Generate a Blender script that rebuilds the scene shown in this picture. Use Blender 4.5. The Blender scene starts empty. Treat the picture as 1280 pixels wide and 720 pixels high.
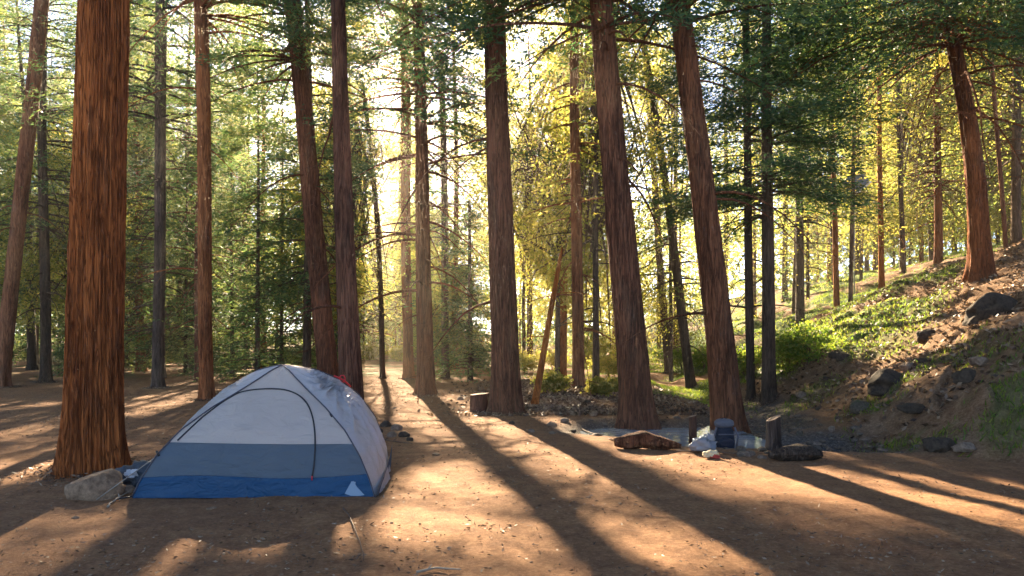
import bpy, math, random
import numpy as np
from mathutils import Vector, Matrix
from mathutils.bvhtree import BVHTree

random.seed(7)
RNG = np.random.default_rng(11)
scene = bpy.context.scene
COL = scene.collection
R = math.radians

# ------------------------------------------------------------------ camera frame
F, CX, HY, CAMZ = 900.0, 640.0, 427.0, 1.6       # focal in photo pixels, centre column, horizon row, eye height
SUN_AZ, SUN_EL = 11.6, 25.0
HX, HYV = -math.sin(R(SUN_AZ)), math.cos(R(SUN_AZ))
TEL = math.tan(R(SUN_EL))


def gx(px, d):
    return (px - CX) / F * d


def gz(py, d):
    return CAMZ - (py - HY) * d / F


def gd(py, z=0.0):
    return (CAMZ - z) * F / (py - HY)


# ------------------------------------------------------------------ noise
def _h2(ix, iy, s):
    n = (ix * 374761393 + iy * 668265263 + s * 1442695041) & 0x7FFFFFFF
    n = ((n ^ (n >> 13)) * 1274126177) & 0x7FFFFFFF
    return ((n ^ (n >> 16)) & 0xFFFFF) / float(0xFFFFF)


def vn2(x, y, s=0):
    x = np.asarray(x, float); y = np.asarray(y, float)
    ix = np.floor(x).astype(np.int64); iy = np.floor(y).astype(np.int64)
    fx = x - ix; fy = y - iy
    fx = fx * fx * (3 - 2 * fx); fy = fy * fy * (3 - 2 * fy)
    a = _h2(ix, iy, s); b = _h2(ix + 1, iy, s); c = _h2(ix, iy + 1, s); d = _h2(ix + 1, iy + 1, s)
    return (a * (1 - fx) + b * fx) * (1 - fy) + (c * (1 - fx) + d * fx) * fy


def fbm2(x, y, o=4, s=0):
    v = 0; a = .5; f = 1.0
    for i in range(o):
        v = v + a * (vn2(x * f + 13.1 * i, y * f + 7.7 * i, s + i) - .5)
        a *= .5; f *= 2.03
    return v


def vn3(x, y, z, s=0):
    iz = np.floor(z).astype(np.int64); fz = z - iz; fz = fz * fz * (3 - 2 * fz)
    def lay(k):
        ix = np.floor(x).astype(np.int64); iy = np.floor(y).astype(np.int64)
        fx = x - ix; fy = y - iy
        fx = fx * fx * (3 - 2 * fx); fy = fy * fy * (3 - 2 * fy)
        q = k * 7919
        a = _h2(ix + q, iy, s); b = _h2(ix + 1 + q, iy, s); c = _h2(ix + q, iy + 1, s); d = _h2(ix + 1 + q, iy + 1, s)
        return (a * (1 - fx) + b * fx) * (1 - fy) + (c * (1 - fx) + d * fx) * fy
    return lay(iz) * (1 - fz) + lay(iz + 1) * fz


def sstep(a, b, v):
    t = np.clip((v - a) / (b - a), 0, 1)
    return t * t * (3 - 2 * t)


def seg_dist(x, y, pts):
    best = np.full(np.shape(x), 1e9)
    for (x0, y0), (x1, y1) in zip(pts[:-1], pts[1:]):
        dx, dy = x1 - x0, y1 - y0
        t = np.clip(((x - x0) * dx + (y - y0) * dy) / (dx * dx + dy * dy), 0, 1)
        best = np.minimum(best, np.hypot(x - x0 - t * dx, y - y0 - t * dy))
    return best


# ------------------------------------------------------------------ terrain height
CREEK1 = [(2.2, 13.4), (3.3, 12.2), (4.9, 11.8), (6.5, 11.6)]
CREEK2 = [(3.6, 12.6), (5.0, 14.6), (6.0, 17.5), (6.2, 24.0), (7.0, 34.0)]


def foot(y):
    return 5.9 + .11 * (np.maximum(y, 2) - 10) + 1.6 * sstep(11.5, 8.5, y) + .5 * np.sin(y * .45)


def terrain(x, y):
    x = np.asarray(x, float); y = np.asarray(y, float)
    z = .10 * fbm2(x * .25, y * .25, 3, 3) + .035 * fbm2(x * 1.3, y * 1.3, 3, 9)
    z = z + .02 * fbm2(x * 5, y * 5, 2, 21) * (y < 30)
    c = np.minimum(seg_dist(x, y, CREEK1), seg_dist(x, y, CREEK2) * 1.15)
    cz = sstep(1.5, .35, c + .5 * fbm2(x * 1.1, y * 1.1, 2, 5))
    z = z - .30 * cz + .05 * cz * fbm2(x * 4, y * 4, 2, 8)
    z = z - .26 * sstep(1.25, .75, np.hypot((x - 3.15) / 1.25, (y - 13.1) / 1.35))
    s = x - foot(y) + .5 * fbm2(x * .5, y * .5, 2, 31)
    s = np.maximum(s, 0)
    h = .60 * s
    h = 8.8 * (1 - np.exp(-h / 8.8 - .12 * (h / 8.8) ** 2))
    rough = sstep(.2, 1.6, s)
    z = z + h + rough * (.75 * fbm2(x * .55, y * .55, 4, 41) + .28 * np.abs(fbm2(x * 1.7, y * 1.7, 3, 51)))
    # ledges that shed loose earth
    z = z + rough * .16 * sstep(.45, .55, np.mod(h * 1.1 + 1.2 * fbm2(x * .6, y * .6, 2, 61), 1.0))
    # litter mound among the thin trees in the middle distance
    z = z + .30 * np.exp(-((x - 1.9) / 1.6) ** 2 - ((y - 22) / 4.0) ** 2)
    z = z + .035 * np.maximum(y - 45, 0) ** .9
    return z


def tz(x, y):
    return float(terrain(np.array([x]), np.array([y]))[0])


def ground_at(px, py):
    """the place on the ground seen at a photo pixel"""
    d = np.linspace(3, 60, 2400)
    x = (px - CX) / F * d
    z = CAMZ - (py - HY) * d / F
    below = z < terrain(x, d)
    i = int(np.argmax(below)) if below.any() else len(d) - 1
    return float(x[i]), float(d[i]), tz(x[i], d[i])


# ------------------------------------------------------------------ where the canopy lets sun through
GX0, GX1, GY0, GY1, GS = -34.0, 30.0, 2.0, 70.0, .12
_gx = np.arange(GX0, GX1, GS); _gy = np.arange(GY0, GY1, GS)
GXX, GYY = np.meshgrid(_gx, _gy)
PXX = CX + F * GXX / GYY
PYY = HY + F * (CAMZ - np.where(GXX > 4.5, terrain(GXX, GYY), 0)) / GYY


def inpoly(px, py, poly):
    ins = np.zeros(px.shape, bool)
    n = len(poly)
    for i in range(n):
        x0, y0 = poly[i]; x1, y1 = poly[(i + 1) % n]
        if y0 == y1: continue
        c = ((y0 > py) != (y1 > py)) & (px < (x1 - x0) * (py - y0) / (y1 - y0) + x0)
        ins ^= c
    return ins


OPEN = [
    ([(40, 722), (100, 690), (165, 652), (300, 668), (440, 655), (480, 622), (505, 590), (560, 580), (600, 596), (655, 640),
      (610, 668), (520, 690), (330, 684), (215, 700), (150, 722)], 1.0),
    ([(-40, 582), (80, 574), (72, 592), (-40, 612)], 1.0),
    ([(-40, 640), (60, 612), (84, 612), (10, 646), (-40, 662)], .9),
    ([(150, 512), (160, 496), (255, 486), (245, 502), (165, 524)], .8),
    ([(-60, 520), (-60, 505), (60, 498), (70, 506)], .7),
    ([(448, 452), (505, 452), (522, 486), (545, 512), (590, 540), (600, 560), (560, 566), (512, 560), (470, 520), (455, 500)], .88),
    ([(545, 488), (610, 512), (660, 530), (700, 560), (760, 596), (830, 622), (760, 620), (690, 592), (620, 552), (575, 520)], .85),
    ([(655, 515), (700, 520), (770, 545), (850, 566), (960, 576), (1050, 584), (1320, 606), (1320, 672), (1130, 648),
      (1000, 626), (900, 612), (820, 592), (740, 566), (680, 540)], 1.0),
    ([(1000, 560), (1130, 572), (1320, 556), (1320, 590), (1130, 586)], .6),
    ([(640, 470), (760, 470), (780, 515), (650, 512)], .7),
    ([(790, 470), (880, 470), (880, 500), (800, 498)], .8),
    ([(950, 410), (1060, 370), (1190, 300), (1215, 345), (1120, 400), (1010, 468), (940, 476)], .95),
    ([(1060, 440), (1290, 330), (1290, 400), (1100, 462)], .6),
]
LIT = np.zeros(GXX.shape)
for poly, v in OPEN:
    LIT = np.maximum(LIT, v * inpoly(PXX, PYY, poly))
_far = sstep(24, 31, GYY) * (.30 + .42 * sstep(-6, -2, GXX))
LIT = np.maximum(LIT, _far * (fbm2(GXX * .5, GYY * .25, 3, 77) > -.04))
_hill = (GXX > foot(GYY) + 1.0) & (GYY > 12)
LIT = np.where(_hill, np.maximum(LIT, .92 * (fbm2(GXX * .8, GYY * .5, 3, 78) > -.16 + .16 * sstep(18, 13, GYY))), LIT)
for _ in range(2):
    for ax in (0, 1):
        LIT = (np.roll(LIT, 1, ax) + LIT + np.roll(LIT, -1, ax)) / 3


def lit_at(C):
    z = C[:, 2]
    zz = np.zeros(len(C))
    for k in range(2):
        t = (z - zz) / TEL
        x = C[:, 0] - HX * t; y = C[:, 1] - HYV * t
        zz = np.where((x > 5) & (y > 2), terrain(x, np.maximum(y, 2)), 0)
    t = (z - zz) / TEL
    x = C[:, 0] - HX * t; y = C[:, 1] - HYV * t
    ix = ((x - GX0) / GS).astype(int); iy = ((y - GY0) / GS).astype(int)
    ok = (ix >= 0) & (ix < LIT.shape[1]) & (iy >= 0) & (iy < LIT.shape[0])
    v = np.zeros(len(C))
    v[ok] = LIT[iy[ok], ix[ok]]
    return v


def canopy_keep(C):
    """which leaf positions stay: gaps where sun falls through, one opening low beside the sun"""
    p = lit_at(C)
    keep = RNG.random(len(C)) > p * .985
    y = np.maximum(C[:, 1], .5)
    px = CX + F * C[:, 0] / y; py = HY - F * (C[:, 2] - CAMZ) / y
    gl_ = (px > 440) & (px < 1000) & (C[:, 1] > 26) & (C[:, 2] > 3); keep &= ~(gl_ & (RNG.random(len(C)) < .06))
    thin = .42 * sstep(-.05, .15, fbm2(C[:, 0] * .6, C[:, 2] * .6 + C[:, 1] * .2, 2, 88)) + .12
    keep &= ~((C[:, 0] < -.2 * C[:, 1]) & (C[:, 1] > 25) & (RNG.random(len(C)) < thin))
    g = .74 * np.exp(-((px - 487) / 36) ** 2 - ((py - 125) / 52) ** 2)
    g = np.maximum(g, .80 * np.exp(-((px - 655) / 26) ** 2 - ((py - 70) / 50) ** 2))
    g = np.maximum(g, .45 * np.exp(-((px - 472) / 20) ** 2 - ((py - 300) / 70) ** 2))
    g = np.maximum(g, .75 * np.exp(-((px - 890) / 20) ** 2 - ((py - 80) / 55) ** 2))
    g = np.maximum(g, .7 * np.exp(-((px - 1140) / 26) ** 2 - ((py - 190) / 60) ** 2))
    return keep & (RNG.random(len(C)) > g)


# ------------------------------------------------------------------ object helpers
def setp(o, label=None, cat=None, group=None, kind=None):
    if label: o['label'] = label
    if cat: o['category'] = cat
    if group: o['group'] = group
    if kind: o['kind'] = kind
    return o


def empty(name, loc, label, cat, group=None):
    o = bpy.data.objects.new(name, None)
    o.location = loc
    o.empty_display_size = .2
    COL.objects.link(o)
    return setp(o, label, cat, group)


def link(name, me, mat, parent=None, loc=None):
    o = bpy.data.objects.new(name, me)
    if mat is not None: me.materials.append(mat)
    COL.objects.link(o)
    if parent is not None: o.parent = parent
    if loc is not None: o.location = loc
    return o


def mesh_from(V, Fc, name='m', smooth=True, attr=None):
    """V (n,3); Fc: (m,k) array or list of such arrays"""
    if isinstance(Fc, np.ndarray): Fc = [Fc]
    V = np.asarray(V, np.float32)
    me = bpy.data.meshes.new(name)
    me.vertices.add(len(V)); me.vertices.foreach_set('co', V.ravel())
    nl = sum(f.size for f in Fc); nf = sum(len(f) for f in Fc)
    me.loops.add(nl); me.polygons.add(nf)
    me.loops.foreach_set('vertex_index', np.concatenate([f.ravel() for f in Fc]).astype(np.int32))
    tot = np.concatenate([np.full(len(f), f.shape[1]) for f in Fc]).astype(np.int32)
    st = np.concatenate([[0], np.cumsum(tot)[:-1]]).astype(np.int32)
    me.polygons.foreach_set('loop_start', st)
    if smooth: me.polygons.foreach_set('use_smooth', np.ones(nf, bool))
    me.update(calc_edges=True)
    if attr:
        for k, (dom, a) in attr.items():
            at = me.attributes.new(k, 'FLOAT', dom)
            at.data.foreach_set('value', np.asarray(a, np.float32))
    return me


class MB:
    """collects tubes, grids and blobs for one mesh"""
    def __init__(self):
        self.V = []; self.Q = []; self.T = []; self.n = 0

    def add(self, V, Q=None, T=None):
        V = np.asarray(V, float)
        if Q is not None and len(Q): self.Q.append(np.asarray(Q) + self.n)
        if T is not None and len(T): self.T.append(np.asarray(T) + self.n)
        self.V.append(V); self.n += len(V)

    def grid(self, G):
        """G (a,b,3)"""
        a, b = G.shape[:2]
        i = np.arange(a * b).reshape(a, b)
        q = np.stack([i[:-1, :-1], i[1:, :-1], i[1:, 1:], i[:-1, 1:]], -1).reshape(-1, 4)
        self.add(G.reshape(-1, 3), q)

    def tube(self, pts, rad, n=8, cap=True):
        pts = np.asarray(pts, float); m = len(pts)
        rad = np.broadcast_to(np.asarray(rad, float), (m,))
        T = np.gradient(pts, axis=0); T /= np.linalg.norm(T, axis=1)[:, None] + 1e-9
        up = np.array([0, 0, 1.0]) if abs(T[0, 2]) < .9 else np.array([1.0, 0, 0])
        U = np.cross(T, up); U /= np.linalg.norm(U, axis=1)[:, None] + 1e-9
        W = np.cross(T, U)
        a = np.linspace(0, 2 * np.pi, n, endpoint=False)
        V = pts[:, None] + rad[:, None, None] * (np.cos(a)[None, :, None] * U[:, None] + np.sin(a)[None, :, None] * W[:, None])
        i = np.arange(m * n).reshape(m, n); j = np.roll(i, -1, 1)
        q = np.stack([i[:-1], j[:-1], j[1:], i[1:]], -1).reshape(-1, 4)
        V = V.reshape(-1, 3); t = []
        if cap:
            V = np.vstack([V, pts[0], pts[-1]])
            c0, c1 = m * n, m * n + 1
            t = [[c0, j[0, k], i[0, k]] for k in range(n)] + [[c1, i[-1, k], j[-1, k]] for k in range(n)]
        self.add(V, q, t)

    def box(self, c, s, rz=0.0):
        x, y, z = [v / 2 for v in s]
        V = np.array([[a, b, d] for a in (-x, x) for b in (-y, y) for d in (-z, z)])
        cr, sr = math.cos(rz), math.sin(rz)
        V = np.stack([V[:, 0] * cr - V[:, 1] * sr, V[:, 0] * sr + V[:, 1] * cr, V[:, 2]], 1) + np.array(c)
        self.add(V, [[0, 1, 3, 2], [4, 6, 7, 5], [0, 4, 5, 1], [2, 3, 7, 6], [0, 2, 6, 4], [1, 5, 7, 3]])

    def mesh(self, name='m', smooth=True):
        fs = []
        if self.Q: fs.append(np.vstack(self.Q))
        if self.T: fs.append(np.vstack(self.T))
        return mesh_from(np.vstack(self.V), fs, name, smooth)


def blob(seed, size, rough=.25, freq=1.6, sub=4, flat=.0, facets=0):
    """a rock-like closed surface: points and faces"""
    import bmesh
    bm = bmesh.new(); bmesh.ops.create_icosphere(bm, subdivisions=sub, radius=1)
    V = np.array([v.co[:] for v in bm.verts]); T = np.array([[v.index for v in f.verts] for f in bm.faces]); bm.free()
    o = seed * 17.3
    n = vn3(V[:, 0] * freq + o, V[:, 1] * freq, V[:, 2] * freq) - .5
    n2 = vn3(V[:, 0] * freq * 3 + o, V[:, 1] * freq * 3, V[:, 2] * freq * 3) - .5
    n3 = vn3(V[:, 0] * freq * 9 + o, V[:, 1] * freq * 9, V[:, 2] * freq * 9) - .5
    r = 1 + rough * 1.6 * n + rough * .5 * n2 + rough * .16 * n3
    P = V * r[:, None]
    rg = np.random.default_rng(seed)
    for _ in range(facets):                       # shear planes flatten the sides
        d = rg.normal(size=3); d /= np.linalg.norm(d)
        c = rg.uniform(.62, .85)
        k = P @ d
        P = P - np.maximum(k - c, 0)[:, None] * d[None] * .85
    P = P * np.array(size)
    return P, T


# ------------------------------------------------------------------ materials
def newmat(name):
    m = bpy.data.materials.new(name); m.use_nodes = True
    nt = m.node_tree
    for n in list(nt.nodes): nt.nodes.remove(n)
    out = nt.nodes.new('ShaderNodeOutputMaterial')
    return m, nt, out


def N(nt, t, **kw):
    n = nt.nodes.new(t)
    for k, v in kw.items():
        if k == 'inp':
            for a, b in v.items(): n.inputs[a].default_value = b
        else: setattr(n, k, v)
    return n


def ramp(nt, fac, stops):
    r = nt.nodes.new('ShaderNodeValToRGB')
    e = r.color_ramp.elements
    while len(e) < len(stops): e.new(.5)
    for i, (p, c) in enumerate(stops):
        e[i].position = p; e[i].color = (*c, 1) if len(c) == 3 else c
    nt.links.new(fac, r.inputs[0])
    return r.outputs[0]


def mixc(nt, f, a, b, mode='MIX'):
    n = nt.nodes.new('ShaderNodeMix'); n.data_type = 'RGBA'; n.blend_type = mode
    for s, v in ((n.inputs[0], f), (n.inputs[6], a), (n.inputs[7], b)):
        if isinstance(v, (int, float)): s.default_value = v
        elif isinstance(v, tuple): s.default_value = (*v, 1)
        else: nt.links.new(v, s)
    return n.outputs[2]


def noise(nt, vec, scale, detail=4, rough=.55, dist=0.0):
    n = N(nt, 'ShaderNodeTexNoise', inp={'Scale': scale, 'Detail': detail, 'Roughness': rough, 'Distortion': dist})
    if vec is not None: nt.links.new(vec, n.inputs['Vector'])
    return n.outputs['Fac']


def bump(nt, h, dist, strength=1.0):
    b = N(nt, 'ShaderNodeBump', inp={'Strength': strength, 'Distance': dist})
    nt.links.new(h, b.inputs['Height'])
    return b.outputs[0]


def principled(nt, out, col, rough=.8, normal=None, **kw):
    p = N(nt, 'ShaderNodeBsdfPrincipled')
    if isinstance(col, tuple): p.inputs['Base Color'].default_value = (*col, 1)
    else: nt.links.new(col, p.inputs['Base Color'])
    if isinstance(rough, (int, float)): p.inputs['Roughness'].default_value = rough
    else: nt.links.new(rough, p.inputs['Roughness'])
    if normal is not None: nt.links.new(normal, p.inputs['Normal'])
    for k, v in kw.items(): p.inputs[k.replace('_', ' ')].default_value = v
    if out is not None: nt.links.new(p.outputs[0], out.inputs[0])
    return p


def mapped(nt, scale, coord='Object'):
    tc = N(nt, 'ShaderNodeTexCoord'); mp = N(nt, 'ShaderNodeMapping')
    mp.inputs['Scale'].default_value = scale
    nt.links.new(tc.outputs[coord], mp.inputs[0])
    return mp.outputs[0]


def bark_mat(name, dark, mid, light, fine=1.0, moss=None):
    m, nt, out = newmat(name)
    oi = N(nt, 'ShaderNodeObjectInfo')
    sh = N(nt, 'ShaderNodeMath', operation='MULTIPLY', inp={1: 60.0}); nt.links.new(oi.outputs['Random'], sh.inputs[0])
    def mapped(nt, sc):
        tc = N(nt, 'ShaderNodeTexCoord')
        ad = N(nt, 'ShaderNodeVectorMath', operation='ADD'); nt.links.new(tc.outputs['Object'], ad.inputs[0]); nt.links.new(sh.outputs[0], ad.inputs[1])
        mp = N(nt, 'ShaderNodeMapping'); mp.inputs['Scale'].default_value = sc
        nt.links.new(ad.outputs[0], mp.inputs[0]); return mp.outputs[0]
    v = mapped(nt, (9 * fine, 9 * fine, .8 * fine))
    n1 = noise(nt, v, 1.0, 6, .62, .5)
    v2 = mapped(nt, (38 * fine, 38 * fine, 3.4 * fine))
    n2 = noise(nt, v2, 1.0, 4, .6, .3)
    v3 = mapped(nt, (1.3, 1.3, .45))
    n3 = noise(nt, v3, 1.0, 3, .5)
    v4 = mapped(nt, (16 * fine, 16 * fine, 7 * fine))
    n4 = noise(nt, v4, 1.0, 5, .7, .2)
    c = ramp(nt, n1, [(.36, dark), (.50, mid), (.64, light)])
    c = mixc(nt, .45, c, ramp(nt, n2, [(.35, tuple(q * .45 for q in dark)), (.62, light)]))
    c = mixc(nt, ramp(nt, n3, [(.42, (0, 0, 0)), (.66, (1, 1, 1))]), c, mixc(nt, .5, c, tuple(min(1, q * 1.5) for q in light)))
    c = mixc(nt, ramp(nt, n4, [(.60, (0, 0, 0)), (.72, (.55, .55, .55))]), c, tuple(.5 * q + .10 for q in light))
    v5 = mapped(nt, (19 * fine, 19 * fine, 1.5 * fine))
    n5 = noise(nt, v5, 1.0, 3, .5, .6)
    crk = ramp(nt, n5, [(.44, (1, 1, 1)), (.492, (0, 0, 0)), (.508, (0, 0, 0)), (.56, (1, 1, 1))])
    c = mixc(nt, mixc(nt, .5, crk, (1, 1, 1)), tuple(q * .5 for q in dark), c)
    hgt = mixc(nt, .35, mixc(nt, .4, n1, n2), crk)
    hv = N(nt, 'ShaderNodeHueSaturation')
    for k_, (a_, b_) in {'Saturation': (.25, .85), 'Value': (.5, .75)}.items() if name != 'bark_orange' else ():
        q_ = N(nt, 'ShaderNodeMath', operation='MULTIPLY_ADD', inp={1: a_, 2: b_}); nt.links.new(oi.outputs['Random'], q_.inputs[0]); nt.links.new(q_.outputs[0], hv.inputs[k_])
    nt.links.new(c, hv.inputs['Color']); c = hv.outputs[0]
    g2 = noise(nt, mapped(nt, (2.2, 2.2, .7)), 1.0, 4, .6)
    c = mixc(nt, ramp(nt, g2, [(.55, (0, 0, 0)), (.72, (.5, .5, .5))]), c, mixc(nt, .6, c, (.10, .085, .065)))
    principled(nt, out, c, .92, bump(nt, hgt, .05, 1.0), Specular_IOR_Level=.15)
    return m


def leaf_mat(name, cols, trans, tw=.5):
    m, nt, out = newmat(name)
    a = N(nt, 'ShaderNodeAttribute', attribute_name='var')
    g = N(nt, 'ShaderNodeNewGeometry')
    n = noise(nt, g.outputs['Position'], .45, 2, .5)
    f = N(nt, 'ShaderNodeMath', operation='ADD'); nt.links.new(a.outputs['Fac'], f.inputs[0])
    s = N(nt, 'ShaderNodeMath', operation='MULTIPLY_ADD', inp={1: 1.2, 2: -.6}); nt.links.new(n, s.inputs[0])
    nt.links.new(s.outputs[0], f.inputs[1])
    c = ramp(nt, f.outputs[0], [(.0, cols[0]), (.5, cols[1]), (1.0, cols[2])])
    t = ramp(nt, f.outputs[0], [(.0, trans[0]), (.5, trans[1]), (1.0, trans[2])])
    p = principled(nt, None, c, .55, None, Specular_IOR_Level=.35)
    tr = N(nt, 'ShaderNodeBsdfTranslucent'); nt.links.new(t, tr.inputs[0])
    mx = N(nt, 'ShaderNodeMixShader', inp={0: tw})
    nt.links.new(p.outputs[0], mx.inputs[1]); nt.links.new(tr.outputs[0], mx.inputs[2])
    nt.links.new(mx.outputs[0], out.inputs[0])
    return m


def cloth_mat(name, col, trans, tw=.4, rough=.6, fold=None, sheen=None):
    m, nt, out = newmat(name)
    v = mapped(nt, (1, 1, 1))
    n = noise(nt, v, 3.0, 3, .5)
    c = mixc(nt, n, tuple(q * .86 for q in col), tuple(min(1, q * 1.1) for q in col))
    wv = noise(nt, mapped(nt, (1, 1, 2.2)), 4.0, 4, .55, 1.2)
    p = principled(nt, None, c, rough, bump(nt, wv, .05, .8), Specular_IOR_Level=.4)
    tr = N(nt, 'ShaderNodeBsdfTranslucent'); tr.inputs[0].default_value = (*trans, 1)
    mx = N(nt, 'ShaderNodeMixShader', inp={0: tw})
    nt.links.new(p.outputs[0], mx.inputs[1]); nt.links.new(tr.outputs[0], mx.inputs[2])
    nt.links.new(mx.outputs[0], out.inputs[0])
    return m


def plain(name, col, rough=.7, var=.25, scale=8.0, bd=.0, **kw):
    m, nt, out = newmat(name)
    n = noise(nt, mapped(nt, (1, 1, 1)), scale, 5, .6)
    c = mixc(nt, n, tuple(q * (1 - var) for q in col), tuple(min(1, q * (1 + var)) for q in col))
    principled(nt, out, c, rough, bump(nt, n, bd) if bd else None, **kw)
    return m


def rock_mat(name, dark, light, moss=None):
    m, nt, out = newmat(name)
    v = mapped(nt, (1, 1, 1))
    n1 = noise(nt, v, 3.5, 6, .65, .4); n2 = noise(nt, v, 22, 5, .7); n3 = noise(nt, v, 7, 3, .5)
    c = ramp(nt, n1, [(.34, dark), (.62, light)])
    c = mixc(nt, .35, c, ramp(nt, n2, [(.38, tuple(q * .5 for q in dark)), (.6, tuple(min(1, q * 1.3) for q in light))]))
    if moss: c = mixc(nt, ramp(nt, n3, [(.52, (0, 0, 0)), (.64, (.8, .8, .8))]), c, moss)
    principled(nt, out, c, .85, bump(nt, mixc(nt, .5, n1, n2), .04, .9), Specular_IOR_Level=.25)
    return m


BARK_BIG = bark_mat('bark_orange', (.085, .021, .008), (.25, .068, .018), (.40, .125, .034), 1.3)
BARK_RED = bark_mat('bark_red_brown', (.032, .012, .006), (.110, .041, .019), (.21, .082, .038), 1.1)
BARK_ORG = bark_mat('bark_rust', (.055, .016, .007), (.20, .066, .024), (.33, .125, .046), 1.2)
BARK_GREY = bark_mat('bark_grey_brown', (.03, .019, .014), (.09, .056, .04), (.18, .12, .085), 1.2)
BARK_DARK = bark_mat('bark_dark', (.022, .016, .011), (.07, .045, .03), (.13, .085, .055), 1.3)
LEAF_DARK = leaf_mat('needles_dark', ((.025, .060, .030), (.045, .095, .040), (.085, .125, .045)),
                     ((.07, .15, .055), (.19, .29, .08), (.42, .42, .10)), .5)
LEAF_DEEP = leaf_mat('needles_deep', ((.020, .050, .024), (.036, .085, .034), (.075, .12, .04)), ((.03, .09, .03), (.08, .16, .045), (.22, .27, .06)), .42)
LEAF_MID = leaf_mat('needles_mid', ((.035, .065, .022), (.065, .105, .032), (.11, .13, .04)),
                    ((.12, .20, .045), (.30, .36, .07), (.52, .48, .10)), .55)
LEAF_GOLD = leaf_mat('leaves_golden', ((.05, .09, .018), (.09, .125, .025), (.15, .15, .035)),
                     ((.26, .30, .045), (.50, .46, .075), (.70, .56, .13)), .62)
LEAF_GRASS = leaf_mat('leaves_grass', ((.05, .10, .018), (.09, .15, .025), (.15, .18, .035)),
                      ((.16, .30, .03), (.30, .42, .04), (.48, .48, .06)), .5)


# ------------------------------------------------------------------ ground
def ground_mat():
    m, nt, out = newmat('forest_floor')
    g = N(nt, 'ShaderNodeNewGeometry'); P = g.outputs['Position']
    def at(k):
        a = N(nt, 'ShaderNodeAttribute', attribute_name=k); return a.outputs['Fac']
    big = noise(nt, P, .55, 4, .6); med = noise(nt, P, 4.2, 5, .65); fine = noise(nt, P, 26, 6, .75, .3)
    spk = noise(nt, P, 75, 3, .7)
    dirt = ramp(nt, med, [(.30, (.13, .056, .025)), (.50, (.31, .152, .066)), (.70, (.46, .255, .115))])
    dirt = mixc(nt, .55, dirt, ramp(nt, fine, [(.32, (.060, .030, .017)), (.5, (.21, .11, .056)), (.68, (.44, .27, .15))]))
    dirt = mixc(nt, ramp(nt, big, [(.4, (0, 0, 0)), (.65, (.6, .6, .6))]), dirt, mixc(nt, .5, dirt, (.17, .082, .048)))
    dirt = mixc(nt, ramp(nt, spk, [(.66, (0, 0, 0)), (.72, (.8, .8, .8))]), dirt, (.52, .42, .31))
    dirt = mixc(nt, ramp(nt, spk, [(.27, (.8, .8, .8)), (.34, (0, 0, 0))]), dirt, (.035, .022, .016))
    hill = ramp(nt, med, [(.32, (.085, .040, .018)), (.5, (.21, .108, .048)), (.7, (.38, .245, .145))])
    hill = mixc(nt, .5, hill, ramp(nt, fine, [(.35, (.045, .027, .018)), (.52, (.20, .125, .075)), (.66, (.42, .29, .19))]))
    grs = ramp(nt, fine, [(.35, (.035, .06, .014)), (.6, (.09, .13, .03))])
    bed = ramp(nt, fine, [(.35, (.035, .029, .024)), (.55, (.12, .10, .082)), (.7, (.30, .26, .21))])
    c = mixc(nt, at('hill'), dirt, hill)
    c = mixc(nt, at('bed'), c, bed)
    c = mixc(nt, at('green'), c, grs)
    hb = mixc(nt, .5, mixc(nt, .5, med, fine), spk)
    principled(nt, out, c, .95, bump(nt, hb, .042, .9), Specular_IOR_Level=.12)
    return m


def green_mask(x, y):
    g = np.zeros(np.shape(x))
    s = x - foot(y)
    n = fbm2(x * .7, y * .5, 3, 91)
    g = np.maximum(g, sstep(-.02, .12, n + .09) * sstep(16, 21, y) * sstep(-1.5, .5, s) * sstep(16, 9, s - .25 * (y - 20)) * sstep(.5, 2.0, y * .75 - 9.0 - s))   # far part of the bank
    g = np.maximum(g, sstep(.0, .16, n + .5 * fbm2(x * 3, y * 3, 2, 92)) * sstep(-.2, .6, s) * sstep(3.4, 1.6, s) * sstep(8, 10, y) * sstep(17, 13, y) * .5)
    g = np.maximum(g, sstep(-.05, .1, n) * sstep(18.5, 21, y) * sstep(3.2, 4.8, x) * sstep(12, 8, x) * .9)
    g = np.maximum(g, .7 * sstep(0, .12, n) * sstep(30, 36, y))
    return np.clip(g, 0, 1)


def axis(lo, hi, near_lo, near_hi, step, grow):
    mid = list(np.arange(near_lo, near_hi + 1e-6, step))
    up = []; v = near_hi; s = step
    while v < hi: s *= grow; v += s; up.append(v)
    dn = []; v = near_lo; s = step
    while v > lo: s *= grow; v -= s; dn.append(v)
    return np.array(dn[::-1] + mid + up)


xs = axis(-170, 170, -10, 15, .055, 1.035)
ys = axis(-25, 290, 3.2, 18, .055, 1.018)
XX, YY = np.meshgrid(xs, ys, indexing='ij')
ZZ = terrain(XX, YY)
near = sstep(30, 14, YY) * sstep(14, 9, np.abs(XX))
ZZ += near * (.022 * fbm2(XX * 9, YY * 9, 3, 15) + .012 * np.maximum(fbm2(XX * 3.3, YY * 3.3, 2, 16), 0))
mb = MB(); mb.grid(np.stack([XX, YY, ZZ], -1))
me = mb.mesh('ground')
c = np.minimum(seg_dist(XX, YY, CREEK1), seg_dist(XX, YY, CREEK2) * 1.15)
for k, a in (('hill', sstep(-.3, .6, XX - foot(YY) + .6 * fbm2(XX, YY, 2, 33))),
             ('bed', sstep(1.9, .9, c + .9 * fbm2(XX * 1.1, YY * 1.1, 2, 5)) * sstep(30, 20, YY) * sstep(.7, -.3, XX - foot(YY))),
             ('green', green_mask(XX, YY))):
    at = me.attributes.new(k, 'FLOAT', 'POINT'); at.data.foreach_set('value', a.ravel().astype(np.float32))
setp(link('ground', me, ground_mat()), kind='structure')

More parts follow.
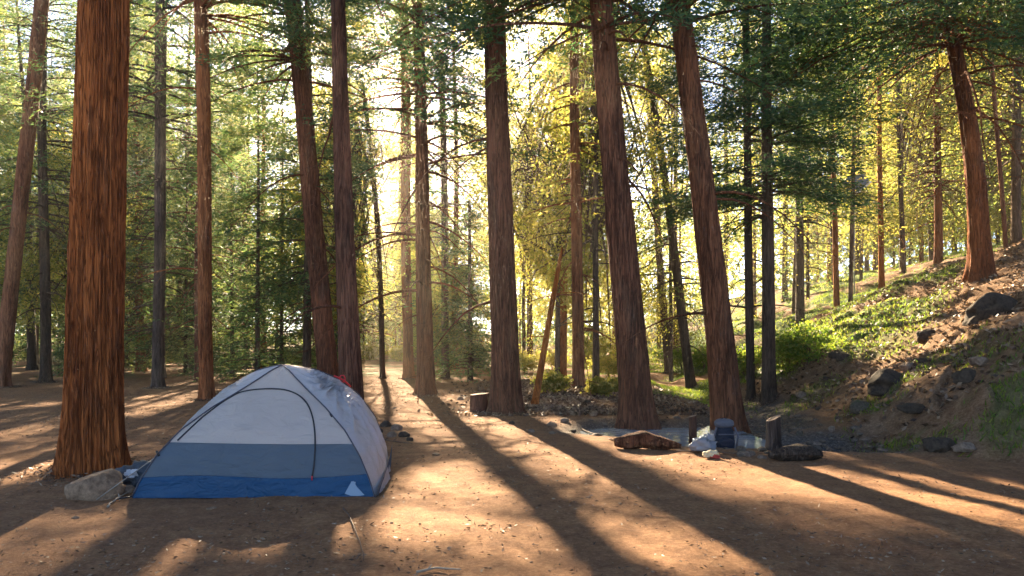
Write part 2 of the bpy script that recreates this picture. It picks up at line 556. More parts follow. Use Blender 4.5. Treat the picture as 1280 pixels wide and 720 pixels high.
# water of the creek: one still sheet lying in its hollow
mb = MB()
wx, wy = np.meshgrid(np.linspace(1.3, 4.45, 40), np.linspace(11.0, 15.2, 40), indexing='ij')
mb.grid(np.stack([wx, wy, np.full(wx.shape, -.13)], -1))
m, nt, out = newmat('creek_water')
principled(nt, out, (.27, .31, .33), .06, bump(nt, noise(nt, mapped(nt, (1, 1, 1)), 5, 3), .006, .5), IOR=1.33)
setp(link('water', mb.mesh('water'), m), kind='structure')


# ------------------------------------------------------------------ trees
def leaves_mesh(C, D, ln, wd, curl=.25, quad=False):
    """a leaf-sized face at each C pointing along D"""
    n = len(C)
    D = D / (np.linalg.norm(D, axis=1)[:, None] + 1e-9)
    rnd = RNG.normal(size=(n, 3))
    S = np.cross(D, rnd); S /= np.linalg.norm(S, axis=1)[:, None] + 1e-9
    ln = ln * RNG.uniform(.6, 1.35, n)[:, None]; wd = wd * RNG.uniform(.6, 1.3, n)[:, None]
    if quad:
        a = C - D * ln * .5; b = C + S * wd * .5; c_ = C + D * ln * .5; d = C - S * wd * .5
        V = np.stack([a, b, c_, d], 1).reshape(-1, 3); k = 4
    else:
        a = C - D * ln * .5 + S * wd * .5; b = C - D * ln * .5 - S * wd * .5; c_ = C + D * ln * .5
        V = np.stack([a, b, c_], 1).reshape(-1, 3); k = 3
    me = mesh_from(V, np.arange(n * k).reshape(n, k), 'crown', smooth=False, attr={'var': ('FACE', RNG.random(n))})
    return me


def bole(mb, P0, P1, r0, r1, H, n=14, rings=26, ridge=.05, flare=.45, seed=0, bend=.0, kfreq=7.0):
    """tapered trunk from P0 toward (and past) P1, to height H; returns centreline function and radius function"""
    P0 = np.array(P0, float); P1 = np.array(P1, float)
    d = (P1 - P0) / (P1[2] - P0[2])
    hv = P1[2] - P0[2]
    rg = np.random.default_rng(seed + 5)
    ph = rg.uniform(0, 6, 4)
    def cen(h):
        h = np.asarray(h, float)
        o = bend * np.sin(np.clip(h / hv, 0, 1) * np.pi)
        w = .012 * h
        return P0[None] + d[None] * h[:, None] + np.stack([o + w * np.sin(h * .35 + ph[0]) * .5, w * np.cos(h * .3 + ph[1]) * .5, 0 * h], 1)
    def rad(h):
        h = np.asarray(h, float)
        r = np.where(h < hv, r0 + (r1 - r0) * h / hv, r1 * (1 - (h - hv) / max(H - hv, .1)) )
        r = np.maximum(r, .02)
        return r * (1 + flare * np.exp(-np.maximum(h, 0) / (r0 * 1.6)))
    hs = np.concatenate([[-.35], np.linspace(0, 1, rings) ** 1.6 * H])
    C = cen(hs); rr = rad(hs)
    a = np.linspace(0, 2 * np.pi, n, endpoint=False)
    ca, sa = np.cos(a), np.sin(a)
    A, Hh = np.meshgrid(a, hs)
    lobes = 1 + np.exp(-np.maximum(Hh, 0) / (r0 * 1.3)) * (.17 * np.cos(5 * A + ph[2]) + .09 * np.cos(8 * A + ph[1])) + .03 * np.cos(2 * A + ph[3] + Hh * .3)
    tw = A + .04 * Hh
    q = 1 - 2 * np.abs(vn3(np.cos(tw) * kfreq * .5 + seed, np.sin(tw) * kfreq * .5, Hh * .55, seed) - .5)
    q2 = vn3(np.cos(tw) * kfreq * 1.3, np.sin(tw) * kfreq * 1.3 + seed, Hh * 1.5, seed + 3)
    rad2 = rr[:, None] * lobes * (1 + ridge * ((q - .6) * 1.3 + (q2 - .5)))
    G = C[:, None] + np.stack([rad2 * ca[None], rad2 * sa[None], np.zeros_like(rad2)], -1)
    G = np.concatenate([G, G[:, :1]], 1)
    mb.grid(G[:, ::-1])
    return cen, rad


def limb(mb, p, az, L, rise, droop, r, n=4, m=7, wob=.06):
    t = np.linspace(0, 1, m)
    d = np.array([math.cos(az), math.sin(az), 0])
    s = np.array([-math.sin(az), math.cos(az), 0])
    pts = p[None] + d[None] * (t * L)[:, None] + np.array([0, 0, 1.0])[None] * (rise * t - droop * t * t)[:, None] * L
    pts += s[None] * (np.cumsum(RNG.normal(0, wob * L / m, m)))[:, None]
    mb.tube(pts, r * (1 - .85 * t), n, False)
    return pts


def branch_foliage(p, az, L, rise, droop, ncl, nlf, sg, wide=.34, t0=.25):
    """leaf positions and directions on one branch"""
    t = t0 + (1 - t0) * RNG.random(ncl) ** .8
    side = RNG.choice([-1, 1], ncl) * RNG.random(ncl) ** .8 * wide * L * (1.15 - t)
    d = np.array([math.cos(az), math.sin(az), 0]); s = np.array([-math.sin(az), math.cos(az), 0])
    cc = p[None] + d[None] * (t * L + np.abs(side) * .5)[:, None] + s[None] * side[:, None]
    cc[:, 2] += (rise * t - droop * t * t) * L - .18 * np.abs(side) + RNG.normal(0, .04, ncl)
    dr = d[None] + s[None] * (np.sign(side) * .9)[:, None] + np.array([0, 0, -.25])[None]
    C = np.repeat(cc, nlf, 0)
    D = np.repeat(dr, nlf, 0)
    along = RNG.normal(0, sg * 1.7, len(C))
    C = C + D * along[:, None] + RNG.normal(0, 1, C.shape) * np.array([sg, sg, sg * .45])
    D = D + RNG.normal(0, .55, D.shape)
    return C, D


def conifer(name, P0, P1, r0, r1, H, z0, label, cat='tree', group=None, bark=None, leaf=None, Rmax=2.6, nb=60, ncl=11,
            nlf=16, lf=(.17, .045), droop=.35, dead=10, n=12, ridge=.06, flare=.4, seed=0, bend=0.0, rings=24, dead_lo=2.0,
            kfreq=7.0, Rbot=1.0, az_bias=None, dense_top=True, deadL=1.0):
    root = empty(name, (P0[0], P0[1], P0[2]), label, cat, group)
    off = np.array(P0, float)
    mb = MB()
    cen, rad = bole(mb, P0, P1, r0, r1, H, n, rings, ridge, flare, seed, bend, kfreq)
    Cs, Ds = [], []
    if dead:
        hd = RNG.uniform(dead_lo, max(z0 + 1.0, dead_lo + .5), dead)
        pc = cen(hd); rd = rad(hd); dl = lit_at(pc) > .6
        for k in range(dead):
            az = RNG.uniform(0, 2 * math.pi)
            L = RNG.uniform(.5, 2.2) * deadL
            if dl[k] and RNG.random() < .75: L = RNG.uniform(.15, .45)
            pts = limb(mb, pc[k], az, L + rd[k], RNG.uniform(-.1, .3), RNG.uniform(.3, .9), min(.03, rd[k] * .25) * (.6 + .3 * L), 4, 8)
            for q in range(int(L * 4)):
                i = RNG.integers(2, 8)
                limb(mb, pts[min(i, 7)], az + RNG.choice([-1, 1]) * RNG.uniform(.4, 1.1), L * RNG.uniform(.15, .4), 0, RNG.uniform(.2, .9), .008, 3, 4)
    if nb:
        u = RNG.random(nb) ** 1.15
        hb = z0 + (H - z0) * u
        pc = cen(hb); rd = rad(hb); barek = lit_at(pc) > .7
        for k in range(nb):
            az = RNG.uniform(0, 2 * math.pi) if az_bias is None or RNG.random() > az_bias[1] else RNG.normal(az_bias[0], .7)
            prof = (Rbot + (1 - Rbot) * min(1, u[k] / .25)) * (1 - u[k]) ** .62 + .12
            L = Rmax * prof * RNG.uniform(.65, 1.15)
            bare = barek[k]
            ri = RNG.uniform(-.05, .35) * (1 - .3 * (1 - u[k])); dr = droop * RNG.uniform(.6, 1.3)
            limb(mb, pc[k], az, L * (.4 if bare else .95), ri, dr, max(.012, min(.05, rd[k] * .28)), 3, 6, .04)
            C, D = branch_foliage(pc[k], az, L, ri, dr, max(3, int(ncl * (.4 + .6 * L / Rmax))), nlf, .10 + .02 * Rmax)
            Cs.append(C); Ds.append(D)
    me = mb.mesh('trunk')
    me.transform(Matrix.Translation(Vector(-off)))
    link('trunk', me, bark or BARK_RED, root)
    if Cs:
        C = np.vstack(Cs); D = np.vstack(Ds)
        k = canopy_keep(C)
        C, D = C[k], D[k]
        if len(C):
            me = leaves_mesh(C - off[None], D, *lf)
            link('crown', me, leaf or LEAF_DARK, root)
    return root


def leafy(name, P0, H, Rm, zc, label, cat, group=None, bark=None, leaf=None, n=9000, lf=(.10, .075), seed=0, r0=.09, lean=0.0, stems=1, clumps=46):
    """broad crowned small tree or bush: rounded leaf clumps on forking limbs"""
    root = empty(name, P0, label, cat, group)
    off = np.array(P0, float)
    mb = MB()
    cl = []
    tops = []
    for s in range(stems):
        top = off + np.array([lean + RNG.normal(0, .12 * H * (stems > 1)), RNG.normal(0, .05 * H), H * .85])
        t = np.linspace(0, 1, 9)
        pts = off[None] + (top - off)[None] * t[:, None]
        pts[:, :2] += np.cumsum(RNG.normal(0, .02 * H / 3, (9, 2)), 0) * t[:, None]
        pts[0, 2] -= .15
        mb.tube(pts, r0 * (1 - .8 * t), 7, False)
        tops.append(pts)
    lk = None
    for k in range(clumps):
        pts = tops[k % stems]
        i = RNG.integers(3, 9); p = pts[i]
        a = RNG.uniform(0, 6.283); u = RNG.uniform(-1, 1); rr = Rm * RNG.random() ** .45
        v = np.array([math.cos(a) * math.sqrt(1 - u * u), math.sin(a) * math.sqrt(1 - u * u), u * (H - zc) / 2 / Rm]) * rr
        c = np.array([off[0] + lean * .7, off[1], off[2] + (H + zc) / 2]) + v
        cl.append(c)
        mid = (p + c) / 2 + RNG.normal(0, .08 * Rm, 3)
        if H > 2.5 and lit_at(mid[None])[0] > .6: continue
        mb.tube(np.array([p, mid, c]), np.array([.022, .014, .006]) * (H / 6 + .35), 3, False)
    cl = np.array(cl)
    me = mb.mesh('trunk'); me.transform(Matrix.Translation(Vector(-off)))
    link('trunk' if H > 2.5 else 'stem', me, bark or BARK_GREY, root)
    idx = RNG.integers(0, clumps, n)
    sz = RNG.uniform(.13, .26, clumps) * Rm
    C = cl[idx] + RNG.normal(0, 1, (n, 3)) * sz[idx][:, None] * np.array([1, 1, .6])
    D = RNG.normal(0, 1, (n, 3)) + (C - cl.mean(0)) * .3
    C[:, 2] = np.maximum(C[:, 2], off[2] + .03)
    k = canopy_keep(C) if H > 2.5 else np.ones(n, bool)
    me = leaves_mesh(C[k] - off[None], D[k], *lf, quad=True)
    link('crown' if H > 2.5 else 'foliage', me, leaf or LEAF_GOLD, root)
    return root


def px_tree(bx, by, bw, tx, tw, d=None, hid=None):
    """base point, point where the trunk crosses the top of the photo, and radii, from pixel measurements"""
    if d is None: x, d, z = ground_at(bx, by)
    else: x = gx(bx, d); z = tz(x, d)
    zt = gz(0, d)
    cs = 1 / math.sqrt(1 + ((bx - CX) / F) ** 2) / 1.03       # a round trunk off the lens axis shows wider than it is
    return (x, d, z), (gx(tx, d), d, zt), bw * d / F / 2 * cs, tw * d / F / 2 * cs


EXEC_TREES = True
# --- the big orange-barked tree beside the tent
P0, P1, r0, r1 = px_tree(114, 590, 77, 135, 62)
P0 = (P0[0], P0[1], P0[2])
conifer('pine_tree', P0, P1, r0, r1, 21, 8.5, 'massive orange-barked trunk beside the tent with a boulder at its foot', 'pine tree',
        bark=BARK_BIG, nb=50, Rmax=3.2, dead=0, n=420, rings=520, ridge=.13, flare=.20, seed=1, kfreq=24)

MAIN = [
    # bx, by, bw, tx, tw, d, bark, crown start, seed, label, dead, extra
    (1, 484, 25, 52, 19, None, BARK_ORG, 15.5, 2, 'slim reddish trunk leaning inward at the edge of the dark woods', 8, {}),
    (57, 478, 16, 54, 11, None, BARK_DARK, 6.0, 3, 'straight dark thin trunk between the edge trunk and the massive orange one', 14, {}),
    (163, 458, 14, 160, 10, None, BARK_DARK, 9.0, 4, 'dark trunk half hidden just behind the massive orange trunk', 6, {}),
    (181, 453, 14, 190, 11, None, BARK_DARK, 9.0, 5, 'blackish trunk standing close behind the grey-brown trunk', 6, {}),
    (197, 485, 17, 203, 15, None, BARK_GREY, 9.0, 6, 'grey-brown trunk between the massive orange tree and the reddish one', 10, {}),
    (219, 451, 15, 262, 9, None, BARK_DARK, 9.0, 7, 'dark trunk slanting behind the reddish trunk near the tent', 6, {}),
    (258, 500, 21, 250, 17, None, BARK_ORG, 10.5, 8, 'reddish trunk just behind the low side of the tent', 5, {}),
    (413, 492, 28, 364, 21, None, BARK_RED, 9.5, 9, 'leaning trunk rising behind the tent peak', 12, {}),
    (441, 525, 33, 420, 18, None, BARK_RED, 9.5, 10, 'thick trunk right behind the red clip of the tent', 6, {}),
    (511, 474, 15, 503, 11, None, BARK_ORG, 12.5, 11, 'slender bright rust trunk standing beside the twin-based trunk', 10, {}),
    (533, 494, 25, 521, 12, None, BARK_RED, 6.8, 12, 'brown trunk with a twin base and drooping bare branches', 46, {'deadL': 1.5}),
    (633, 516, 39, 620, 27, None, BARK_RED, 9.8, 13, 'straight thick trunk with a short stump at its foot', 5, {}),
    (798, 536, 44, 753, 29, None, BARK_RED, 7.8, 14, 'thick leaning trunk beside the creek pool and hollow log', 9, {'deadL': 1.6, 'dead_lo': 5.0}),
    (912, 546, 45, 853, 25, None, BARK_RED, 8.2, 15, 'leaning red-brown trunk with the backpack propped at its foot', 8, {}),
    (939, 499, 12, 930, 9, None, BARK_DARK, 5.4, 16, 'thin dark trunk just behind the backpack tree', 14, {}),
    (961, 502, 21, 959, 10, None, BARK_DARK, 5.2, 17, 'upright dark trunk hung with layered green boughs', 20, {}),
]
for (bx, by, bw, tx, tw, d, bk, z0, sd, lab, dead, ex) in MAIN:
    P0, P1, r0, r1 = px_tree(bx, by, bw, tx, tw, d)
    dd = P0[1]
    H = 20 + (sd * 37 % 50) / 10
    nearby = dd < 22
    kw = dict(nb=110, Rmax=3.4, ncl=12, nlf=18)
    if sd in (16, 17): kw = dict(nb=140, Rmax=3.0, ncl=16, nlf=22, droop=.22, leaf=LEAF_DEEP)
    if sd == 12: kw = dict(nb=120, Rmax=3.2, ncl=13, nlf=20, leaf=LEAF_DEEP)
    if sd == 14: kw = dict(nb=120, Rmax=3.4, ncl=16, nlf=24, leaf=LEAF_DEEP)
    kw.update(ex)
    conifer('pine_tree', P0, P1, r0 / 1.12, r1, H, z0, lab, 'pine tree', bark=bk, dead=dead, seed=sd, bend=0,
            n=96 if nearby else 40, rings=160 if nearby else 60, ridge=.11 if nearby else .08, flare=.30, kfreq=9, **kw)

# the tree rooted on the bank, with its wide dark boughs
P0, P1, r0, r1 = px_tree(1226, 345, 30, 1180, 17, 20.0)
ztop = gz(0, 20.0)
conifer('pine_tree', P0, P1, r0, r1, 17, 6.4, 'bent brown tree rooted high on the bank under wide sweeping boughs', 'pine tree', bark=BARK_RED,
        leaf=LEAF_DEEP, nb=210, Rmax=5.8, ncl=28, nlf=26, droop=.55, dead=34, deadL=2.0, dead_lo=2.5, seed=18, n=60, rings=90, ridge=.12, flare=.35, bend=.25, kfreq=8)

# slim trunks of the middle distance
THIN = [
    (478, 473, 7, 430, 5, BARK_DARK, 'thin curved dark sapling trunk between the thick tent trunk and the rust trunk', .5),
    (557, 474, 10, 552, 7, BARK_GREY, 'thin grey-brown trunk between the twin-based trunk and the thick straight trunk', 0),
    (668, 508, 11, 742, 8, BARK_ORG, 'short slanted rusty snag crossing in front of the sunlit thicket', .1),
    (703, 474, 11, 708, 8, BARK_ORG, 'rusty sapling trunk beside the slanted one', 0),
    (723, 484, 16, 719, 10, BARK_ORG, 'sturdy rust-coloured trunk in the middle of the sunlit thicket', 0),
    (746, 482, 8, 742, 6, BARK_DARK, 'thin dark trunk between the thicket and the thick creekside trunk', 0),
    (864, 485, 13, 800, 8, BARK_DARK, 'dark slim leaning trunk between the creekside trunk and the backpack tree', 0),
    (836, 467, 10, 800, 7, BARK_GREY, 'pale grey slim trunk in front of the lime-green bushes', 0),
]
for i, (bx, by, bw, tx, tw, bk, lab, bd) in enumerate(THIN):
    if i == 2:
        x, d, z = ground_at(bx, by)
        conifer('leaning_snag', (x, d, z), (gx(701, d), d, gz(322, d)), .085, .05, gz(322, d) - z + .25, 3, lab, 'dead tree', bark=bk, nb=0, dead=7, n=16, rings=30, seed=42, flare=.25, dead_lo=1.2, deadL=.5)
        continue
    P0, P1, r0, r1 = px_tree(bx, by, bw, tx, tw)
    conifer('slim_tree', P0, P1, r0, r1, 13 + i % 4, 3.8 + (i % 3), lab, 'tree', bark=bk, leaf=LEAF_GOLD if i in (2, 3, 4, 7) else LEAF_MID,
            nb=48, Rmax=1.7, ncl=8, nlf=14, lf=(.12, .06), dead=14, n=16, rings=34, seed=40 + i, bend=bd, flare=.25, dead_lo=1.5)
SLOPE = [(1046, 20.5 + 8, 8, 1035, 'thin reddish trunk at the foot of the sunny bank'),
         (1063, 30, 6, 1070, 'very thin trunk at the foot of the sunny bank'),
         (1102, 33, 8, 1098, 'thin trunk in the middle of the sunny bank'),
         (1130, 36, 7, 1120, 'thin trunk near the crest of the sunny bank'),
         (1258, 27, 7, 1235, 'thin trunk behind the bent tree on the bank')]
for i, (bx, d, bw, tx, lab) in enumerate(SLOPE):
    P0, P1, r0, r1 = px_tree(bx, 0, bw, tx, 5, d)
    conifer('slim_tree', P0, P1, r0, r1, 15, 5.5, lab, 'tree', bark=BARK_ORG if i % 2 == 0 else BARK_GREY, leaf=LEAF_GOLD, nb=46, Rmax=2.0, ncl=8,
            nlf=14, lf=(.14, .07), dead=22, n=10, rings=26, seed=60 + i, flare=.3, dead_lo=1.5)

# forest behind: each tree its own crown
BG = []
rows = [(27, 5.2), (31, 4.4), (36, 4.2), (41, 4.0), (47, 4.2), (54, 4.6), (62, 5.2), (71, 6.0), (80, 7.0)]
for y0, stp in rows:
    lim = .80 * y0 + 4
    x = -lim + RNG.uniform(0, stp)
    while x < lim + 2:
        BG.append((x + RNG.normal(0, .9), y0 + RNG.normal(0, 1.6))); x += stp * RNG.uniform(.75, 1.25)
nk = 0
for i, (x, y) in enumerate(BG):
    px = CX + F * x / y
    if any(y < dq and abs(px - cq) < 42 for cq, dq in ((15, 36), (3, 36), (40, 36), (57, 30), (197, 26), (203, 26), (511, 32), (480, 32))): continue
    if y < 30 and (430 < px < 610 or px > 1000 or 800 < px < 930): continue
    if y < 36 and 440 < px < 530: continue
    if y < 40 and px > 1010 and RNG.random() < .6: continue
    if y < 36 and px > 780: 
        if RNG.random() < .5: continue
    z = tz(x, y)
    H = RNG.uniform(21, 31); lean = RNG.normal(0, .25)
    tk = np.stack([np.full(40, x), np.full(40, y), z + np.linspace(.5, H * .8, 40)], 1)
    if (lit_at(tk) > .7).mean() > .10: continue
    if y < 42 and 450 < px < 1000 and RNG.random() < .6: gold = True
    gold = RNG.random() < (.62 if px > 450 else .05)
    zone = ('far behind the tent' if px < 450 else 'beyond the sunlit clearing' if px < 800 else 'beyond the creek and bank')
    small = 0 if y < 50 else 1
    if gold and RNG.random() < .62:
        Hh = RNG.uniform(10, 17)
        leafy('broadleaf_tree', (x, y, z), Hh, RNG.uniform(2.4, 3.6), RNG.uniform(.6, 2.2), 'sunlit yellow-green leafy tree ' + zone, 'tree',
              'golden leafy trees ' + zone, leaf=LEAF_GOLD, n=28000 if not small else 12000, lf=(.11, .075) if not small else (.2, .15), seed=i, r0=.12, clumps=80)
    else:
        r = RNG.uniform(.13, .27)
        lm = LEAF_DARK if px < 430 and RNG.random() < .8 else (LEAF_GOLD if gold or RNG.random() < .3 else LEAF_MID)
        kind = {'needles_dark': 'dark green', 'needles_mid': 'olive green', 'leaves_golden': 'golden green'}[lm.name]
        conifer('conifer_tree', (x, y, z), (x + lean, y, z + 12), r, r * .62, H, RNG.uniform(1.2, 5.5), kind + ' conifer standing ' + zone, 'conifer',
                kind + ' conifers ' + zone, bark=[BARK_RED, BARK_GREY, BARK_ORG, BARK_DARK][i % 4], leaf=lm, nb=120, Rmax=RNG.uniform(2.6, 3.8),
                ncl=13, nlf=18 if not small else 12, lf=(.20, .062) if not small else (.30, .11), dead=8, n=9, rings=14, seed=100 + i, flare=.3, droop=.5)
for i, (bx, d) in enumerate([(585, 44), (655, 39), (690, 52), (745, 43), (775, 34), (805, 48), (838, 39), (868, 56), (895, 44), (930, 35),
                             (955, 50), (990, 41), (1030, 47), (1075, 42), (1120, 50), (1165, 44), (1215, 40), (1260, 46), (545, 52), (1290, 34), (650, 60), (760, 62)]):
    for sh in (0, .8, -.8, 1.6, -1.6, 2.4):            # stand a little aside when its trunk would shade the sunny strip
        x = gx(bx, d) + sh; z = tz(x, d)
        if (lit_at(np.stack([np.full(30, x), np.full(30, d), z + np.linspace(.5, 11, 30)], 1)) > .75).mean() < .08: break
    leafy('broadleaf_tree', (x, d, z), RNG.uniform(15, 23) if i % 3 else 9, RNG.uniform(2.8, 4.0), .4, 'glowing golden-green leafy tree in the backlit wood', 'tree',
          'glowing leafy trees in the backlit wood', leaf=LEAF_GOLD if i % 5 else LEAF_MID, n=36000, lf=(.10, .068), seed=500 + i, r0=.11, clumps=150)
for i, (bx, d) in enumerate([(455, 50), (495, 58), (470, 70), (520, 66), (560, 42), (615, 50), (668, 46), (720, 58), (770, 55), (820, 60), (850, 47), (905, 52), (940, 60), (985, 50),
                             (1020, 58), (1060, 52), (1100, 60), (1145, 52), (1190, 56), (1235, 50), (1275, 58), (1000, 33), (1150, 35), (1275, 30)]):
    x = gx(bx, d) + RNG.normal(0, .5); z = tz(x, d)
    conifer('conifer_tree', (x, d, z), (x, d, z + 12), .2, .13, RNG.uniform(24, 32), RNG.uniform(1.5, 5), 'broad green conifer with full boughs in the far wood', 'conifer',
            'full green conifers in the far wood', bark=[BARK_RED, BARK_DARK][i % 2], leaf=LEAF_MID if i % 3 and not 540 < bx < 880 else LEAF_GOLD, nb=170, Rmax=RNG.uniform(3.4, 4.4), ncl=16, nlf=18,
            lf=(.20, .07), dead=4, n=9, rings=14, seed=700 + i, droop=.4)
for i, (bx, d, H) in enumerate([(455, 58, 9), (475, 66, 12), (495, 62, 9), (515, 60, 12), (535, 57, 9), (440, 64, 14), (500, 74, 15), (468, 78, 16)]):
    x = gx(bx, d); z = tz(x, d)
    leafy('broadleaf_tree', (x, d, z), H, 2.6, .2, 'pale glowing leafy tree at the far end of the sunlit clearing', 'tree', 'leafy trees at the far end of the clearing',
          leaf=LEAF_MID, n=16000, lf=(.15, .11), seed=800 + i, r0=.1, clumps=110)
# young dark conifers with boughs to the ground behind the tent
for i, (bx, d, H, Rm) in enumerate([(322, 27, 13, 2.5), (352, 31, 14, 2.4), (290, 33, 12, 2.2), (232, 36, 12, 2.3), (130, 38, 12, 2.4), (385, 34, 12, 2.1), (588, 30, 7.5, 2.0), (1010, 40, 10, 2.2)]):
    x = gx(bx, d); z = tz(x, d)
    conifer('young_conifer', (x, d, z), (x, d, z + 8), .10, .05, H, .5,
            ['dense dark young conifer with boughs to the ground behind the tent', 'dense dark young conifer with boughs to the ground behind the tent',
             'dense dark young conifer with boughs to the ground behind the tent', 'dense dark young conifer with boughs to the ground behind the tent',
             'dense dark young conifer with boughs to the ground behind the tent', 'dense dark young conifer with boughs to the ground behind the tent',
             'bluish young conifer behind the short stump', 'young conifer at the foot of the bright bank'][i],
            'conifer', 'young conifers behind the tent' if i < 6 else None, bark=BARK_DARK, leaf=LEAF_DARK, nb=120, Rmax=Rm, ncl=12, nlf=15, lf=(.16, .05), dead=0, n=8, rings=12, droop=.45, seed=200 + i)

# bushes of the understorey
BUSH = [(-10, 455, 1.5, 1), (30, 452, 1.3, 1), (85, 455, 1.2, 1), (225, 456, 1.2, 0), (290, 462, 1.3, 1), (345, 466, 1.4, 1), (380, 468, 1.2, 1), (150, 452, 1.2, 1),
        (462, 450, 1.3, 2), (500, 452, 1.0, 2), (590, 466, 1.3, 1), (560, 458, 1.3, 1), (655, 466, 1.1, 2), (690, 462, 1.2, 2), (760, 472, 1.0, 2), (740, 460, 1.4, 2),
        (828, 458, 1.3, 3), (852, 462, 1.2, 3), (880, 460, 1.2, 3), (985, 466, 1.0, 3), (1010, 455, 1.1, 3), (920, 470, 1.0, 3), (690, 492, .55, 2), (752, 496, .5, 2)]
bl = {0: ('mossy olive bush on the shaded forest floor', 'olive bushes on the shaded floor'), 1: ('dark bush in the shaded understorey', 'dark understorey bushes'),
      2: ('golden backlit bush in the sunlit thicket', 'golden bushes of the thicket'), 3: ('lime-green backlit bush behind the creek', 'lime bushes behind the creek')}
for i, (bx, by, h, k) in enumerate(BUSH):
    x, d, z = ground_at(bx, by)
    leafy('bush', (x, d, z), h, h * .8, .1, bl[k][0], 'bush', bl[k][1], leaf=[LEAF_MID, LEAF_DARK, LEAF_GOLD, LEAF_GRASS][k], n=3400, lf=(.085, .06), seed=i, r0=.02, stems=4, clumps=34)

# far wood closing the view
n = 110000
y = RNG.uniform(88, 118, n); x = RNG.uniform(-1, 1, n) * (y * .9 + 10)
z0 = terrain(x, y)
top = 13 + 9 * vn2(x * .16, y * .1, 5) + 5 * vn2(x * .5, y * .3, 6)
z = RNG.random(n) ** 1.2 * top
k = fbm2(x * .3 + z * .2, z * .45, 3, 12) > -.09
C = np.stack([x, y, z0 + z], 1)[k]
me = leaves_mesh(C, RNG.normal(size=C.shape), .75, .45, quad=True)
setp(link('far_wood', me, LEAF_DARK), 'hazy mass of distant forest closing the view behind all the trees', 'forest', kind='stuff')

# ------------------------------------------------------------------ grass, litter, pebbles
n = 260000
y = 8 + RNG.random(n) ** 1.5 * 50; x = RNG.uniform(2.0, 30, n) * (y / 45 + .35)
g = green_mask(x, y)
k = RNG.random(n) < g * (1 + 1.0 * (y < 18))
x, y = x[k], y[k]
k = RNG.random(len(x)) < .6 + .4 * sstep(15, 22, y)
x, y = x[k], y[k]
C = np.stack([x, y, terrain(x, y) + .035], 1)
D = RNG.normal(0, .45, C.shape); D[:, 2] = 1
me = leaves_mesh(C, D, .12, .028)
setp(link('grass', me, LEAF_GRASS), 'bright green grass and weeds growing on the bank', 'grass', kind='stuff')

n = 46000
y = 3.5 + RNG.random(n) ** 1.4 * 26; x = RNG.uniform(-1, 1, n) * (y * .78)
z = terrain(x, y)
dn = fbm2(x * .9, y * .9, 3, 66) + .12 + .2 * (y > 13)
k = (RNG.random(n) < np.clip(dn * 1.7, .05, 1)) & (seg_dist(x, y, CREEK1) > .6)
x, y, z = x[k], y[k], z[k]
C = np.stack([x, y, z + .012], 1)
D = RNG.normal(0, 1, C.shape); D[:, 2] *= .22
LITTER = leaf_mat('dead_leaves', ((.05, .028, .016), (.16, .09, .05), (.36, .26, .17)), ((.05, .03, .01), (.12, .07, .03), (.2, .13, .06)), .15)
me = leaves_mesh(C, D, .042, .013, quad=True)
setp(link('leaf_litter', me, LITTER), 'scattered dry needles and bark chips on the brown forest floor', 'leaf litter', kind='stuff')
tx_, ty_ = [], []
for (bx, by, bw, *_r) in MAIN + [(112, 590, 90)] + [(q[0], q[1], q[2]) for q in THIN]:
    cx, cy_, cz = ground_at(bx, by); rr_ = bw * cy_ / F / 2
    a = RNG.uniform(0, 6.283, 420); q = rr_ * (.9 + 1.1 * np.abs(RNG.normal(0, .5, 420)))
    tx_.append(cx + q * np.cos(a)); ty_.append(cy_ + q * np.sin(a))
tx_ = np.concatenate(tx_); ty_ = np.concatenate(ty_)
C = np.stack([tx_, ty_, terrain(tx_, ty_) + RNG.uniform(.0, .05, len(tx_))], 1)
D = RNG.normal(0, 1, C.shape); D[:, 2] *= .6
me = leaves_mesh(C, D, .075, .022, quad=True)
setp(link('bark_chips', me, LITTER), 'shed bark chips and needles piled round the feet of the trunks', 'bark chips', kind='stuff')
# thicker crumbly litter among the thicket and on the bank
n = 34000
x1 = RNG.normal(1.9, 1.3, n // 2); y1 = RNG.uniform(15.5, 30, n // 2)
y2 = RNG.uniform(11, 30, n // 2); x2 = foot(y2) + RNG.random(n // 2) ** .8 * 11
x = np.concatenate([x1, x2]); y = np.concatenate([y1, y2])
C = np.stack([x, y, terrain(x, y) + .03], 1)
D = RNG.normal(0, 1, C.shape); D[:, 2] *= .5
me = leaves_mesh(C, D, .13, .06, quad=True)
setp(link('bark_debris', me, LITTER), 'loose bark, twigs and dead leaves heaped on the bank and under the thicket', 'forest debris', kind='stuff')


def scatter_stones(name, xy, size, mat, label, cat):
    bV, bT = blob(3, (1, 1, .7), .3, sub=1, facets=3)
    n = len(xy)
    s = size * RNG.uniform(.4, 1.5, n) ** 1.3
    a = RNG.uniform(0, 6.283, n)
    ca, sa = np.cos(a), np.sin(a)
    V = bV[None] * s[:, None, None] * np.stack([RNG.uniform(.7, 1.3, n), RNG.uniform(.7, 1.3, n), RNG.uniform(.5, 1, n)], 1)[:, None]
    X = V[..., 0] * ca[:, None] - V[..., 1] * sa[:, None]; Y = V[..., 0] * sa[:, None] + V[..., 1] * ca[:, None]
    z = terrain(xy[:, 0], xy[:, 1])
    W = np.stack([X + xy[:, :1], Y + xy[:, 1:], V[..., 2] + z[:, None]], -1).reshape(-1, 3)
    T = (bT[None] + (np.arange(n) * len(bV))[:, None, None]).reshape(-1, 3)
    return setp(link(name, mesh_from(W, T, name, smooth=False), mat), label, cat, kind='stuff')


